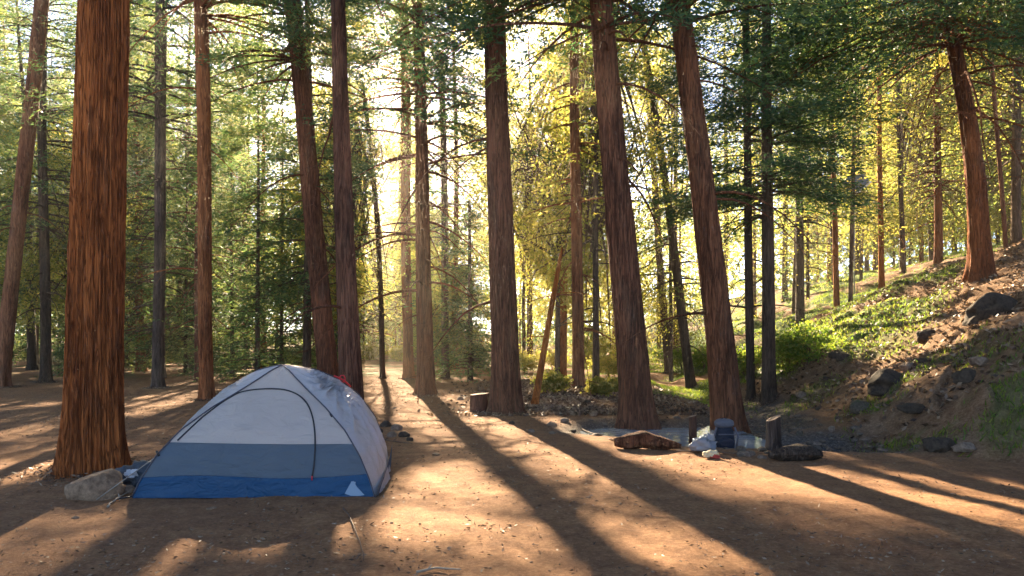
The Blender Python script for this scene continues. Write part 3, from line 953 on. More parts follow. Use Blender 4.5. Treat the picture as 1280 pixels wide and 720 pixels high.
ROCK_GREY = rock_mat('rock_grey', (.05, .037, .026), (.19, .14, .098))
ROCK_BROWN = rock_mat('rock_brown', (.10, .065, .045), (.27, .19, .13))
ROCK_DARK = rock_mat('rock_dark', (.020, .014, .009), (.085, .060, .040))
ROCK_PALE = rock_mat('rock_tan', (.11, .062, .036), (.33, .215, .13), None)
ROCK_MOSS = rock_mat('rock_mossy', (.045, .036, .024), (.14, .105, .07), (.05, .065, .018))
t = RNG.random(1500)
y = 3.4 + RNG.random(1500) ** 1.3 * 17; x = RNG.uniform(-1, 1, 1500) * y * .76
k = (np.abs(x + 2.7) > 1.5) | (y < 7.3)
scatter_stones('pebbles', np.stack([x, y], 1)[k], .010, ROCK_PALE, 'tiny pale pebbles sprinkled over the brown campsite ground', 'pebbles')
pts = []
for pl, nn in ((CREEK1, 1100), (CREEK2[:4], 550)):
    pl = np.array(pl)
    i = RNG.integers(0, len(pl) - 1, nn); u = RNG.random(nn)[:, None]
    q = pl[i] * (1 - u) + pl[i + 1] * u + RNG.normal(0, .5, (nn, 2)); pts.append(q)
pts = np.vstack(pts)
pts = pts[~((np.hypot((pts[:, 0] - 3.15) / 1.35, (pts[:, 1] - 13.1) / 1.45) < 1))]
pts = pts[pts[:, 0] < foot(pts[:, 1]) + .35]
scatter_stones('creek_gravel', pts, .055, ROCK_GREY, 'grey gravel and cobbles covering the creek bed', 'gravel')


def rock(name, px, py, w, h, dpt, mat, label, cat, seed, group=None, sink=.3, rz=0.0, rough=.25, facets=5, d=None, dz=0.0):
    if d is None: x, d, z = ground_at(px, py)
    else: x = gx(px, d); z = tz(x, d)
    P, T = blob(seed, (w / 2, dpt / 2, h * .62), rough, sub=4, facets=facets)
    P[:, 2] += h * (.5 - sink) * .8 + dz
    o = link(name, mesh_from(P, T, name), mat, None, (x, d, z))
    o.rotation_euler = (0, 0, rz)
    return setp(o, label, cat, group)


rock('boulder', 118, 606, .57, .37, .46, ROCK_PALE, 'rounded tan boulder between the massive orange tree and the tent', 'boulder', 4, rough=.22, d=gd(618))
rock('boulder', 1110, 484, .95, .45, .7, ROCK_DARK, 'dark overhanging boulder jutting from the lower bank', 'boulder', 33, sink=.42, rough=.5, facets=9)
rock('boulder', 1245, 395, 1.5, .8, 1.0, ROCK_DARK, 'large dark boulder below the bent tree on the bank', 'boulder', 13, sink=.42, rough=.5, facets=9)
rock('boulder', 1146, 516, .62, .17, .3, ROCK_DARK, 'low flat black rock on the grassy foot of the bank', 'rock', 14, sink=.1)
rock('boulder', 1172, 562, .42, .20, .3, ROCK_DARK, 'jagged dark rock where the bank meets the brown ground', 'rock', 15, sink=.1, rough=.4)
rock('boulder', 1205, 563, .30, .13, .25, ROCK_BROWN, 'small brown rock leaning beside the jagged dark rock', 'rock', 16, sink=.1, rough=.4)
rock('boulder', 936, 560, .48, .30, .34, ROCK_DARK, 'blackish rock against the trunk beside the backpack', 'rock', 17, sink=.15)
rock('boulder', 1080, 512, .5, .25, .4, ROCK_MOSS, 'mossy rock at the back edge of the creek bed', 'rock', 18)
rock('boulder', 1210, 470, .5, .25, .4, ROCK_DARK, 'dark rock half buried in the middle of the bank', 'rock', 19, rough=.35, sink=.6)
rock('boulder', 1160, 420, .6, .28, .4, ROCK_DARK, 'dark rock half buried near the top of the bank', 'rock', 20, rough=.35, sink=.6)
rock('boulder', 1050, 448, .6, .3, .5, ROCK_DARK, 'dark rock in the bright grass of the bank', 'rock', 24, rough=.35)
for i in range(34):
    px = RNG.uniform(955, 1110); py = RNG.uniform(512, 566)
    if i % 4 == 0: px = RNG.uniform(925, 960); py = RNG.uniform(560, 574)
    s = RNG.uniform(.08, .20)
    rock('creek_rock', px, py, s, s * RNG.uniform(.4, .7), s * .8, [ROCK_GREY, ROCK_MOSS, ROCK_BROWN][i % 3], 'small rock in the stony creek bed', 'rock', 300 + i,
         'rocks in the creek bed', rz=RNG.uniform(0, 3))
for i in range(5):
    px = RNG.uniform(1000, 1270); py = RNG.uniform(350, 500) if px > 1120 else RNG.uniform(440, 510)
    s = RNG.uniform(.18, .5)
    rock('bank_rock', px, py, s, s * .5, s * .8, [ROCK_BROWN, ROCK_DARK][i % 2], 'small rock lying on the eroded bank', 'rock', 400 + i, 'rocks on the bank', rz=RNG.uniform(0, 3), rough=.35)
for i, (px, py, s) in enumerate([(482, 533, .22), (496, 538, .26), (474, 541, .16), (489, 546, .18), (505, 546, .20), (466, 549, .12), (512, 551, .13)]):
    rock('campfire_rock', px, py, s, s * .6, s * .8, [ROCK_DARK, ROCK_BROWN][i % 2], 'rock in the small dark heap on the dirt beyond the tent', 'rock', 430 + i, 'rocks heaped beyond the tent', rz=i)
for i, (px, py, s) in enumerate([(575, 500, .22), (640, 530, .14), (690, 533, .22), (706, 528, .18), (716, 540, .15), (742, 520, .2), (664, 540, .13), (735, 505, .22), (760, 515, .16)]):
    rock('ground_rock', px, py, s, s * .6, s * .8, [ROCK_BROWN, ROCK_DARK, ROCK_PALE][i % 3], 'rough stone on the ground between the two thick trunks', 'rock', 450 + i, 'stones between the thick trunks', rz=i)
for i, (px, py, s) in enumerate([(95, 648, .09), (264, 637, .11), (545, 569, .16), (610, 590, .08), (640, 585, .09), (775, 630, .06), (735, 622, .06), (562, 686, .05), (490, 690, .06)]):
    rock('pale_stone', px, py, s, s * .3, s * .6, ROCK_PALE, 'flat pale stone half sunk in the campsite dirt', 'stone', 470 + i, 'pale stones in the campsite dirt', rz=i, sink=.4)

# ------------------------------------------------------------------ stumps, posts, logs, twigs
WOODCUT = plain('cut_wood', (.30, .19, .11), .85, .35, 20, .01)


def stump(name, x, y, z, r, h, bark, label, cat, slant=0.0, seed=0, n=40):
    root = empty(name, (x, y, z), label, cat)
    mb = MB()
    a = np.linspace(0, 2 * np.pi, n + 1)
    hs = np.linspace(-.15, 1, 12)
    A, Hh = np.meshgrid(a, hs)
    q = vn3(np.cos(A) * 4 + seed, np.sin(A) * 4, Hh * 2, seed)
    rr = r * (1 + .25 * np.exp(-np.maximum(Hh, 0) * 5)) * (1 + .16 * (q - .5))
    zz = Hh * h + (np.maximum(Hh, 0)) * slant * np.cos(A) * r
    mb.grid(np.stack([rr * np.cos(A), rr * np.sin(A), zz], -1)[:, ::-1])
    link('bark', mb.mesh('bark'), bark, root)
    mb = MB()
    rs = np.linspace(.0, 1, 6)
    A, Rr = np.meshgrid(a, rs)
    e = r * (1 + .25 * math.exp(-5)) * (1 + .16 * (vn3(np.cos(a) * 4 + seed, np.sin(a) * 4, np.full(a.shape, 2.0), seed) - .5))
    X = Rr * e[None] * np.cos(A) * .995; Y = Rr * e[None] * np.sin(A) * .995
    mb.grid(np.stack([X, Y, h + Rr * slant * np.cos(A) * r + .012 * (1 - Rr)], -1))
    link('cut_face', mb.mesh('cut_face'), WOODCUT, root)
    return root


x, d, z = ground_at(600, 515)
stump('tree_stump', x - .02, d + .15, z, .21, .40, BARK_RED, 'short dark stump touching the thick straight trunk', 'stump', .1, 3)
x, d, z = ground_at(967, 562)
stump('tree_stump', x, d, z, .10, .46, BARK_GREY, 'upright brown wooden stump post between the black rock and the flat log', 'stump post', .5, 5, 20)
x = gx(866, 12.0); z = tz(x, 12.0)
stump('wooden_post', x, 12.0, -.2, .065, .56, BARK_RED, 'slim reddish wooden post standing in the pool', 'post', .3, 7, 18)


def log(name, pts, rad, mat, label, cat, n=26, seed=0, hollow=False):
    mb = MB()
    pts = np.array(pts, float)
    t = np.linspace(0, 1, len(pts)); tt = np.linspace(0, 1, 26)
    P = np.stack([np.interp(tt, t, pts[:, i]) for i in range(3)], 1)
    r = np.interp(tt, np.linspace(0, 1, len(rad)), rad)
    m = len(P)
    T = np.gradient(P, axis=0); T /= np.linalg.norm(T, axis=1)[:, None]
    U = np.cross(T, [0, 0, 1.0]); U /= np.linalg.norm(U, axis=1)[:, None]; W = np.cross(U, T)
    a = np.linspace(0, 2 * np.pi, n + 1)
    q = vn3(np.cos(a)[None] * 3 + tt[:, None] * 0 + seed, np.sin(a)[None] * 3 + tt[:, None] * 0, tt[:, None] * 4 + 0 * a[None], seed)
    rr = r[:, None] * (1 + .5 * (q - .5))
    G = P[:, None] + rr[..., None] * (np.cos(a)[None, :, None] * U[:, None] + np.sin(a)[None, :, None] * W[:, None])
    mb.grid(G)
    for k in (0, -1):                                # dished ends
        s = 1 if k == 0 else -1
        rs = np.linspace(1, 0, 5)
        E = P[k][None, None] + (G[k] - P[k])[None] * rs[:, None, None] + T[k] * s * (1 - rs ** 2)[:, None, None] * (r[k] * (1.6 if hollow else .15))
        mb.grid(E if k == -1 else E[::-1])
    return setp(link(name, mb.mesh(name), mat), label, cat)


x, d, z = ground_at(812, 562)
log('hollow_log', [(x - .52, d + .05, z + .10), (x - .1, d, z + .14), (x + .45, d - .08, z + .06)], [.05, .12, .135, .10, .03], BARK_RED, 'broken hollow brown log lying at the foot of the leaning creekside trunk', 'log', seed=3, hollow=True)
x, d, z = ground_at(995, 576)
log('fallen_log', [(x - .36, d, z + .07), (x + .05, d + .02, z + .10), (x + .36, d + .04, z + .07)], [.04, .095, .11, .10, .04], BARK_DARK, 'short dark log lying at the edge of the brown ground below the stump post', 'log', seed=8)


def twig(name, pxs, r, mat, label, cat, lift=.012, arch=0.0, fork=0):
    P = []
    for i, (a, b) in enumerate(pxs):
        x, d, z = ground_at(a, b); u = i / (len(pxs) - 1)
        P.append((x, d, z + lift + r + arch * math.sin(u * math.pi)))
    P = np.array(P); t = np.linspace(0, 1, len(P)); tt = np.linspace(0, 1, 16)
    Q = np.stack([np.interp(tt, t, P[:, i]) for i in range(3)], 1)
    Q[:, 0] += np.convolve(RNG.normal(0, .012, 16), [.3, .4, .3], 'same')
    mb = MB(); mb.tube(Q, r * (1.1 - .6 * tt), 6)
    for k in range(fork):
        i = 4 + 3 * k
        e = Q[i] + np.array([RNG.normal(0, .12), RNG.normal(.06, .08), .03])
        mb.tube(np.array([Q[i], (Q[i] + e) / 2 + .01, e]), [r * .6, r * .5, r * .2], 5)
    return setp(link(name, mb.mesh(name), mat), label, cat)


TWIG = plain('dry_twig', (.11, .06, .035), .85, .3, 30)
PALE_TWIG = plain('bleached_twig', (.30, .24, .17), .8, .25, 30)
twig('thin_stick', [(431, 638), (441, 658), (450, 682), (455, 704)], .006, TWIG, 'long thin curved stick on the sunlit dirt in front of the tent', 'stick')
twig('dry_branch', [(134, 636), (146, 626), (163, 616)], .010, PALE_TWIG, 'bleached forked twig poking out beside the tent corner', 'twig', fork=1)
twig('fallen_twig', [(520, 719), (545, 714), (575, 716)], .009, PALE_TWIG, 'short pale twig at the bottom edge of the dirt', 'twig', fork=1)
twig('dead_branch', [(460, 556), (480, 552), (515, 557)], .016, TWIG, 'dark dead branch lying along the rock heap beyond the tent', 'branch', fork=3)
twig('fallen_branch', [(846, 566), (895, 567), (925, 570)], .014, TWIG, 'thin brown branch lying in front of the backpack', 'branch', fork=2)
twig('fallen_pole', [(700, 515), (730, 540), (768, 553)], .018, TWIG, 'thin fallen pole lying toward the hollow log', 'fallen branch', fork=0)

# ------------------------------------------------------------------ tent
cyt = 8.32
FLc = np.array([gx(165, 7.42), 7.42]); FRc = np.array([gx(469, 7.36), 7.36])
BRc = np.array([-1.56, 9.15]); BLc = np.array([-3.85, 9.2]); CEN = np.array([gx(353, 8.32), 8.32])
TG = min(tz(*FLc), tz(*FRc), tz(*BRc), tz(*BLc), tz(*CEN)) + .01
HT = gz(457, 8.32) - TG
SS = [0, .08, .18, .3, .5, .7, .85, .95, 1]
FP = [1, .955, .88, .795, .66, .495, .31, .13, 0]
BP = [1, .99, .975, .95, .865, .71, .51, .27, 0]


def seam(corner, prof, s):
    s = np.asarray(s, float)
    xy = CEN[None] + (corner - CEN)[None] * s[:, None]
    return np.concatenate([xy, (TG + HT * np.interp(s, SS, prof))[:, None]], 1)


tent = empty('dome_tent', (CEN[0], CEN[1], TG), 'grey and blue dome tent with a zipped door pitched on the brown dirt', 'tent')
toff = np.array([CEN[0], CEN[1], TG])
s = np.unique(np.concatenate([np.linspace(0, 1, 34), 1 - np.linspace(0, .12, 12)]))
u = np.linspace(0, 1, 60)
L = seam(FLc, FP, s); Rr = seam(FRc, FP, s)
G = L[:, None] * (1 - u)[None, :, None] + Rr[:, None] * u[None, :, None]
bul = 4 * u * (1 - u)
G[..., 1] -= (.10 * np.sin(np.pi * s) ** .8)[:, None] * bul[None] * (s[:, None] ** .5)
G[..., 1] += .05 * fbm2(u[None] * 3.5 + 0 * s[:, None], s[:, None] * 5 + 0 * u[None], 3, 4) * bul[None]
frontG = G


def clip_strip(G, z_lo, z_hi, name, mat, dy=0.0):
    """the band of the tent front between two heights, cut cleanly by resampling each column"""
    cols = []
    hh = G[..., 2] - TG
    for j in range(G.shape[1]):
        h = hh[:, j][::-1]; c = G[:, j][::-1]
        lo = z_lo(j / (G.shape[1] - 1)); hi = z_hi(j / (G.shape[1] - 1))
        t = np.linspace(lo, min(hi, h.max()), 22) if hi < 9 else np.linspace(lo, h.max(), 34)
        cols.append(np.stack([np.interp(t, h, c[:, k]) for k in range(3)], 1))
    Q = np.array(cols).transpose(1, 0, 2)
    Q[..., 1] += dy
    mb = MB(); mb.grid(Q - toff)
    return link(name, mb.mesh(name), mat, tent)


T_WHITE = cloth_mat('tent_pale_nylon', (.76, .68, .62), (.95, .84, .72), .5, .55)
T_MID = cloth_mat('tent_grey_blue_nylon', (.125, .165, .205), (.22, .28, .32), .36, .6)
T_BLUE = cloth_mat('tent_blue_floor', (.004, .058, .14), (.003, .04, .10), .10, .5)
T_FLY = cloth_mat('tent_silver_fly', (.66, .64, .65), (.75, .70, .66), .42, .22)
T_BLACK = plain('black_piping', (.018, .017, .019), .5, .1)
T_POLE = plain('pole_sleeve', (.06, .055, .07), .45, .1)
T_RED = plain('red_webbing', (.62, .02, .025), .5, .1)
T_TEAL = plain('white_print', (.22, .30, .38), .6, .05)
T_ROPE = plain('guy_rope', (.30, .26, .21), .7, .1)

z1 = lambda u: .235 - .03 * (1 - u) + .018 * math.sin(u * 7)
z2 = lambda u: .545 - .01 * u
clip_strip(G, lambda u: 0, z1, 'floor_band', T_BLUE)
clip_strip(G, z1, z2, 'lower_panel', T_MID)
clip_strip(G, z2, lambda u: 99, 'door_panel', T_WHITE)
for zf in (z1, z2):                                # stitched seams between the cloth bands
    pts_ = []
    for j in range(0, G.shape[1], 2):
        h = (G[:, j, 2] - TG)[::-1]; c_ = G[:, j][::-1]; uu = j / (G.shape[1] - 1)
        pts_.append([np.interp(zf(uu), h, c_[:, k]) for k in range(3)])
    mbs = MB(); mbs.tube(np.array(pts_) - toff + np.array([0, -.002, 0]), .0032, 5)
    link('seam', mbs.mesh('seam'), T_MID, tent)
floor = MB()
P4 = np.array([[*FLc, TG + .006], [*FRc, TG + .006], [*BRc, TG + .006], [*BLc, TG + .006]]) - toff
floor.add(P4, [[0, 1, 2, 3]])
link('groundsheet', floor.mesh('groundsheet'), T_BLUE, tent)


def side_panel(cA, pA, cB, pB, bulge, out, name, mat, wr=.03, seed=1, hem=.04, top=1.0):
    s = np.linspace(0, 1, 110) ** .75
    v = np.linspace(0, 1, 80)
    A = seam(cA, pA, s); B = seam(cB, pB, s)
    G = A[:, None] * (1 - v)[None, :, None] + B[:, None] * v[None, :, None]
    b = 4 * v * (1 - v)
    nrm = np.array([*out, .55]); nrm = nrm / np.linalg.norm(nrm)
    k = bulge * (np.sin(np.pi * np.minimum(s * 1.02, 1)) ** .6)[:, None] * b[None]
    # creases pulled toward a point half way up the far edge
    V_, S_ = np.meshgrid(v, s)
    ang = np.arctan2(S_ - .42, (V_ - .62) * .8)
    cr = 1 - 2 * np.abs(np.sin(ang * 9 + 2.5 * fbm2(V_ * 4, S_ * 4, 2, seed))) ** .6 * np.exp(-((S_ - .42) ** 2 + (V_ - .62) ** 2) * 6)
    k = k + wr * cr * b[None] * np.minimum(1, s * 4)[:, None] + wr * .9 * fbm2(V_ * 7, S_ * 9, 3, seed + 4) * b[None]
    G = G + k[..., None] * nrm
    mb = MB(); mb.grid(G - toff)
    o = link(name, mb.mesh(name), mat, tent)
    return G, o


Gr, _ = side_panel(FRc, FP, BRc, BP, .05, (1, 0), 'side_panel', T_FLY, .085, 5)
_['label'] = 'creased silver side panel'
Gl, _ = side_panel(FLc, FP, BLc, BP, .07, (-1, 0), 'side_panel', T_FLY, .02, 9)
Gb, _ = side_panel(BRc, BP, BLc, BP, .05, (0, 1), 'rear_panel', T_FLY, .02, 12)
# blue hem along the foot of the side panel that shows
hm = MB()
q = np.linspace(0, 1, 30)
bot = np.concatenate([FRc[None] * (1 - q)[:, None] + BRc[None] * q[:, None], np.full((30, 1), TG)], 1)
up = bot.copy(); up[:, 2] += .10 + .22 * q; up[:, 0] += .035 + .02 * np.sin(q * 3)
bot[:, 0] += .02
hm.grid(np.stack([bot, up]) - toff)
link('side_hem', hm.mesh('side_hem'), T_BLUE, tent)


def tent_tube(name, pts, r, mat, n=8, parent=tent):
    mb = MB(); mb.tube(np.asarray(pts) - toff, r, n); return link(name, mb.mesh(name), mat, parent)


sp = np.linspace(0, 1, 50)
for cA, cB, pA, pB in ((FLc, BRc, FP, BP), (FRc, BLc, FP, BP)):
    A = seam(cA, pA, sp[::-1]); B = seam(cB, pB, sp[1:])
    P = np.vstack([A, B]); P[:, 2] += .010; P[:, 1] -= .004
    tent_tube('tent_pole', P, .0075, T_POLE)

# lay the zip, piping and printed mark on the front cloth by looking up its surface
mb = MB(); mb.grid(frontG); mm = mb.mesh('tmp')
bvh = BVHTree.FromPolygons([v.co[:] for v in mm.vertices], [p.vertices[:] for p in mm.polygons])
bpy.data.meshes.remove(mm)


def on_front(px, py, off=.008):
    o = Vector((0, 0, CAMZ)); dr = Vector(((px - CX) / F, 1, (HY - py) / F)).normalized()
    h = bvh.ray_cast(o, dr)
    if h[0] is None: return None
    return np.array(h[0] - dr * off)


c5 = lambda a, b: (130 + a / 3.273, 430 + b / 3.273)
zp = [(300, 395), (400, 300), (480, 240), (545, 200), (600, 187), (680, 182), (745, 186), (800, 208), (835, 245), (855, 300), (863, 360), (864, 420), (860, 490), (852, 540)]
zp = np.array([c5(*q) for q in zp])
t = np.concatenate([[0], np.cumsum(np.hypot(*np.diff(zp, axis=0).T))]); tt = np.linspace(0, t[-1], 90)
zz = np.stack([np.interp(tt, t, zp[:, 0]), np.interp(tt, t, zp[:, 1])], 1)
for _ in range(6): zz[1:-1] = (zz[:-2] + zz[1:-1] * 2 + zz[2:]) / 4
Z = [on_front(*q) for q in zz]; Z = np.array([q for q in Z if q is not None])
zipo = tent_tube('door_zip', Z, .0085, T_BLACK)
pl = MB(); e = Z[-1] - toff; pl.box(e + np.array([0, -.012, -.02]), (.012, .008, .045))
link('zip_pull', pl.mesh('zip_pull'), T_RED, zipo)


def patch_on_front(poly_px, name, mat, off=.006, parent=tent):
    P = [on_front(a, b, off) for a, b in poly_px]
    P = np.array([p for p in P if p is not None]); c = P.mean(0)
    V = np.vstack([P, c]) - toff; n = len(P)
    mb = MB(); mb.add(V, None, [[i, (i + 1) % n, n] for i in range(n)])
    return link(name, mb.mesh(name, False), mat, parent)


c5p = lambda L_: [c5(a, b) for a, b in L_]
patch_on_front(c5p([(985, 612), (1005, 575), (1020, 560), (1035, 585), (1066, 618), (1040, 622), (1010, 621)]), 'printed_mark', T_TEAL)
patch_on_front(c5p([(1005, 578), (1012, 562), (1030, 564), (1027, 578)]), 'printed_mark', T_TEAL, .009)
# red clip and strap on the silver side
def on_right(i, j): return Gr[i, j]
cp = Gr[48, 79] + np.array([.02, -.02, .03])
a = Gr[38, 79] + np.array([.01, -.01, .02]); b = Gr[56, 79] + np.array([.015, -.01, .02])
tent_tube('red_strap', [a, cp, b], .011, T_RED)
th = np.linspace(0, 2 * np.pi, 15)
ring = cp[None] + .034 * np.stack([np.cos(th), 0 * th, np.sin(th) * 1.25], 1) + np.array([-.015, -.02, .02])
tent_tube('red_clip', ring, .008, T_RED)
# corner webbing, pegs and guy lines
for c_, ox in ((FLc, -1), (FRc, 1)):
    p0 = np.array([c_[0], c_[1], TG + .02]); p1 = p0 + np.array([.10 * ox, -.07, -.01])
    w = tent_tube('corner_loop', [p0, p1], .008, T_BLACK)
    peg = tent_tube('tent_peg', [p1 + np.array([0, 0, .05]), p1 + np.array([-.01 * ox, .02, -.08])], .004, T_ROPE, parent=w)
e = np.array([FLc[0] - .30, FLc[1] - .12, tz(FLc[0] - .3, FLc[1] - .12) + .02])
tent_tube('guy_line', [seam(FLc, FP, [.86])[0] + np.array([0, 0, .01]), e], .0045, T_ROPE)
# hanging loops of webbing along the shaded edge
p = seam(FLc, FP, [.83])[0]
tent_tube('pole_clip', [p + np.array([-.03, -.015, .02]), p + np.array([.0, -.02, -.035])], .012, T_BLACK)
p = seam(FRc, FP, [.55])[0]
tent_tube('pole_clip', [p + np.array([.0, -.02, .012]), p + np.array([.02, -.02, -.03])], .009, T_BLACK)

# ------------------------------------------------------------------ camp things
def crumple(name, loc, size, mat, seed, rough=.6, parent=None, freq=2.3, sub=4):
    P, T = blob(seed, size, rough, freq, sub)
    n = vn3(P[:, 0] * 14 + seed, P[:, 1] * 14, P[:, 2] * 14, seed)
    P *= (1 + .25 * (np.abs(n - .5) * 2 - .4))[:, None]
    P[:, 2] = np.maximum(P[:, 2], -size[2] * .6)
    return link(name, mesh_from(P, T, name, smooth=sub > 3), mat, parent, loc)


NAVY = cloth_mat('navy_cloth', (.012, .017, .032), (.01, .01, .02), .05, .7)
GREYC = cloth_mat('grey_cloth', (.12, .12, .14), (.1, .1, .12), .1, .6)
BAGP = cloth_mat('clear_plastic', (.25, .28, .32), (.3, .33, .38), .35, .12)
CREAM = plain('cream_paper', (.62, .52, .30), .7, .15)
DARKC = cloth_mat('slate_cloth', (.05, .062, .075), (.02, .02, .03), .08, .6)
x, d, z = gx(871, 8) * 0, 11.3, 0
x = gx(905, d); z = tz(x, d)
bp = empty('backpack', (x, d, z), 'navy backpack with a grey lid leaning against the leaning red-brown trunk', 'backpack')


def rbox(w, dp, h, cz, name, mat, parent, seed=0, p=4.0, loc=(0, 0), taper=0.0):
    P, T = blob(seed, (1, 1, 1), .06, 2.0, 4)
    q = P / ((np.abs(P) ** p).sum(1) ** (1 / p))[:, None]
    q = q * (1 + .05 * (vn3(P[:, 0] * 4 + seed, P[:, 1] * 4, P[:, 2] * 4) - .5))[:, None]
    q[:, :2] *= (1 - taper * (q[:, 2:3] + 1) / 2)
    V = q * np.array([w / 2, dp / 2, h / 2]) + np.array([loc[0], loc[1], cz])
    return link(name, mesh_from(V, T, name), mat, parent)


rbox(.34, .26, .46, .23, 'main_bag', NAVY, bp, 1, 2.9, taper=.14)
rbox(.30, .25, .15, .48, 'lid', GREYC, bp, 2, 2.5)
rbox(.24, .10, .19, .17, 'front_pocket', NAVY, bp, 3, 2.6, loc=(0, -.13))
mb = MB(); mb.box((0, -.125, .32), (.24, .012, .018)); mb.box((0, -.182, .11), (.16, .01, .016))
link('reflective_band', mb.mesh('band', False), GREYC, bp)
for sx in (-1, 1):
    mb = MB(); mb.tube([(sx * .14, -.08, .43), (sx * .19, -.11, .28), (sx * .16, -.09, .08)], .016, 8)
    link('strap', mb.mesh('strap'), GREYC, bp)
mb = MB(); a = np.linspace(0, np.pi, 9); mb.tube(np.stack([.05 * np.cos(a), 0 * a, .53 + .035 * np.sin(a)], 1), .008, 6)
link('grab_loop', mb.mesh('loop'), NAVY, bp)

x, d, z = ground_at(879, 566)
pb = empty('plastic_bag', (x, d, z), 'crumpled shiny pale plastic bag beside the navy backpack', 'bag')
crumple('bag_film', (0, 0, .10), (.17, .12, .12), BAGP, 21, .45, pb, 2.6)
crumple('bag_top', (.09, .02, .19), (.08, .06, .08), BAGP, 22, .5, pb, 3.0)
x2, d2, z2_ = ground_at(888, 573)
cb = empty('food_wrapper', (x2, d2, z2_), 'crushed cream wrapper with a red edge in front of the plastic bag', 'wrapper')
crumple('wrapper_paper', (0, 0, .05), (.10, .06, .055), CREAM, 23, .7, cb, 3.0)
crumple('wrapper_edge', (.05, -.05, .025), (.06, .03, .03), plain('red_print', (.42, .05, .03), .5, .1), 24, .6, cb, 3.0)
x, d, z = ground_at(853, 556)
gb = empty('cloth_bundle', (x, d, z), 'small dark bundle of cloth at the wet edge of the pool', 'bundle')
crumple('cloth', (0, 0, .05), (.15, .10, .07), DARKC, 25, .6, gb)
# folded gear tucked behind the tent corner
x, d = gx(178, 8.0), 8.0; z = tz(x, d)
gb = empty('gear_sack', (x, d, z), 'slate cloth sack slumped between the boulder and the tent corner', 'sack')
crumple('sack_body', (0, 0, .10), (.24, .16, .14), DARKC, 26, .55, gb)
crumple('sack_tie', (-.05, -.12, .15), (.08, .05, .05), cloth_mat('white_cloth', (.6, .62, .64), (.4, .4, .4), .2), 27, .6, gb)
x, d = gx(152, 7.75), 7.75; z = tz(x, d)
rock('stone', 158, 600, .20, .13, .16, ROCK_BROWN, 'small brown stone wedged between the tan boulder and the tent', 'stone', 28, d=7.7)

# ------------------------------------------------------------------ the grey panel on its slim pole among the trees
d = 33.0; x = gx(1070, d); zc = gz(229, d); zg = tz(x, d)
pn = empty('panel_on_pole', (x, d, zg), 'blue-grey angular panel with a pale lower rim on a slim pole among the trees', 'panel')
poly = np.array([(-.62, -.02), (-.40, .28), (.10, .42), (.46, .40), (.60, .02), (.06, -.40), (-.30, -.46), (-.50, -.26)])
nv = len(poly)
V = np.vstack([np.stack([poly[:, 0], np.full(nv, -.03), poly[:, 1]], 1), np.stack([poly[:, 0], np.full(nv, .03), poly[:, 1]], 1), [[0, -.06, 0]], [[0, .03, 0]]])
V[:, 2] += zc - zg
T = [[i, (i + 1) % nv, 2 * nv] for i in range(nv)] + [[nv + (i + 1) % nv, nv + i, 2 * nv + 1] for i in range(nv)]
Q = [[i, i + nv, (i + 1) % nv + nv, (i + 1) % nv] for i in range(nv)]
mb = MB(); mb.add(V, Q, T)
link('panel_face', mb.mesh('panel', False), plain('slate_blue', (.11, .14, .17), .7, .2, 3), pn)
mb = MB(); mb.tube([(.66, -.05, zc - zg + .06), (.10, -.06, zc - zg - .42), (-.12, -.05, zc - zg - .54)], .035, 8)
link('panel_rim', mb.mesh('rim'), plain('pale_rim', (.62, .64, .66), .5, .05), pn)
mb = MB(); mb.tube([(-.05, .07, -.3), (-.05, .07, zc - zg + .1)], .035, 8)
link('pole', mb.mesh('pole'), plain('pole_grey', (.30, .30, .28), .6, .1), pn)

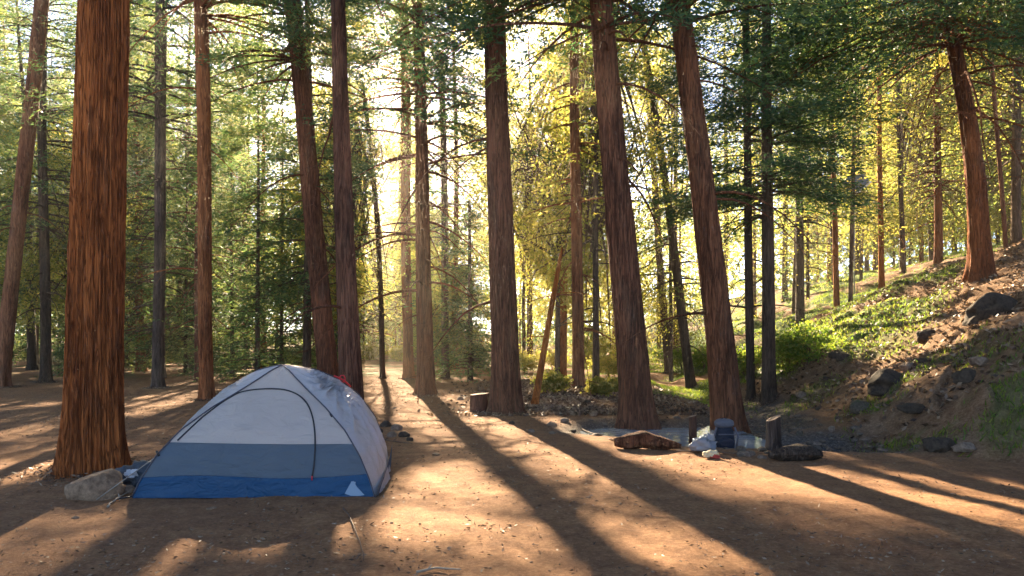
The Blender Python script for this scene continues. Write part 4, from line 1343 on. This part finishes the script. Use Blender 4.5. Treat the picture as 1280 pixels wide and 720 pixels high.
# ------------------------------------------------------------------ air
mb = MB(); mb.box((0, 132, 16.2), (345, 320, 37.0))
hz = link('haze', mb.mesh('haze', False), None)
m, nt, out = newmat('haze_air')
pv = N(nt, 'ShaderNodeVolumePrincipled')
pv.inputs['Color'].default_value = (1.0, .93, .80, 1)
pv.inputs['Density'].default_value = .0008
pv.inputs['Anisotropy'].default_value = .78
nt.links.new(pv.outputs[0], out.inputs['Volume'])
hz.data.materials.append(m)
setp(hz, 'thin warm morning haze filling the forest air', 'haze', kind='stuff')

# ------------------------------------------------------------------ light
w = bpy.data.worlds.new('World'); scene.world = w; w.use_nodes = True
nt = w.node_tree
bg = nt.nodes['Background']
sky = nt.nodes.new('ShaderNodeTexSky'); sky.sky_type = 'NISHITA'; sky.sun_disc = False
sky.sun_elevation = R(SUN_EL); sky.sun_rotation = R(-SUN_AZ); sky.altitude = 2500; sky.air_density = .65; sky.dust_density = .6; sky.ozone_density = .2
nt.links.new(sky.outputs[0], bg.inputs[0]); bg.inputs[1].default_value = .05
sl = bpy.data.lights.new('sun', 'SUN'); sl.energy = 5.0; sl.angle = R(.6); sl.color = (1.0, .80, .54)
so = bpy.data.objects.new('sun', sl); COL.objects.link(so)
dv = Vector((HX * math.cos(R(SUN_EL)), HYV * math.cos(R(SUN_EL)), math.sin(R(SUN_EL))))
so.rotation_euler = dv.to_track_quat('Z', 'Y').to_euler(); so.location = dv * 60

cam = bpy.data.cameras.new('camera'); co = bpy.data.objects.new('camera', cam); COL.objects.link(co)
co.location = (0, 0, CAMZ); co.rotation_euler = (R(90), 0, 0)
cam.sensor_width = 36; cam.lens = 36 * F / 1280; cam.shift_y = (HY - 360) / 1280
cam.clip_end = 1000; cam.clip_start = .05
scene.camera = co

vs = scene.view_settings
vs.view_transform = 'Standard'; vs.look = 'None'; vs.gamma = 1; vs.use_curve_mapping = False; vs.exposure = 3.27
cy = scene.cycles
cy.max_bounces = 6; cy.diffuse_bounces = 3; cy.glossy_bounces = 2; cy.transmission_bounces = 3; cy.volume_bounces = 0; cy.transparent_max_bounces = 4
cy.use_denoising = True; cy.sample_clamp_indirect = 6
try: cy.denoiser = 'OPENIMAGEDENOISE'
except Exception: pass
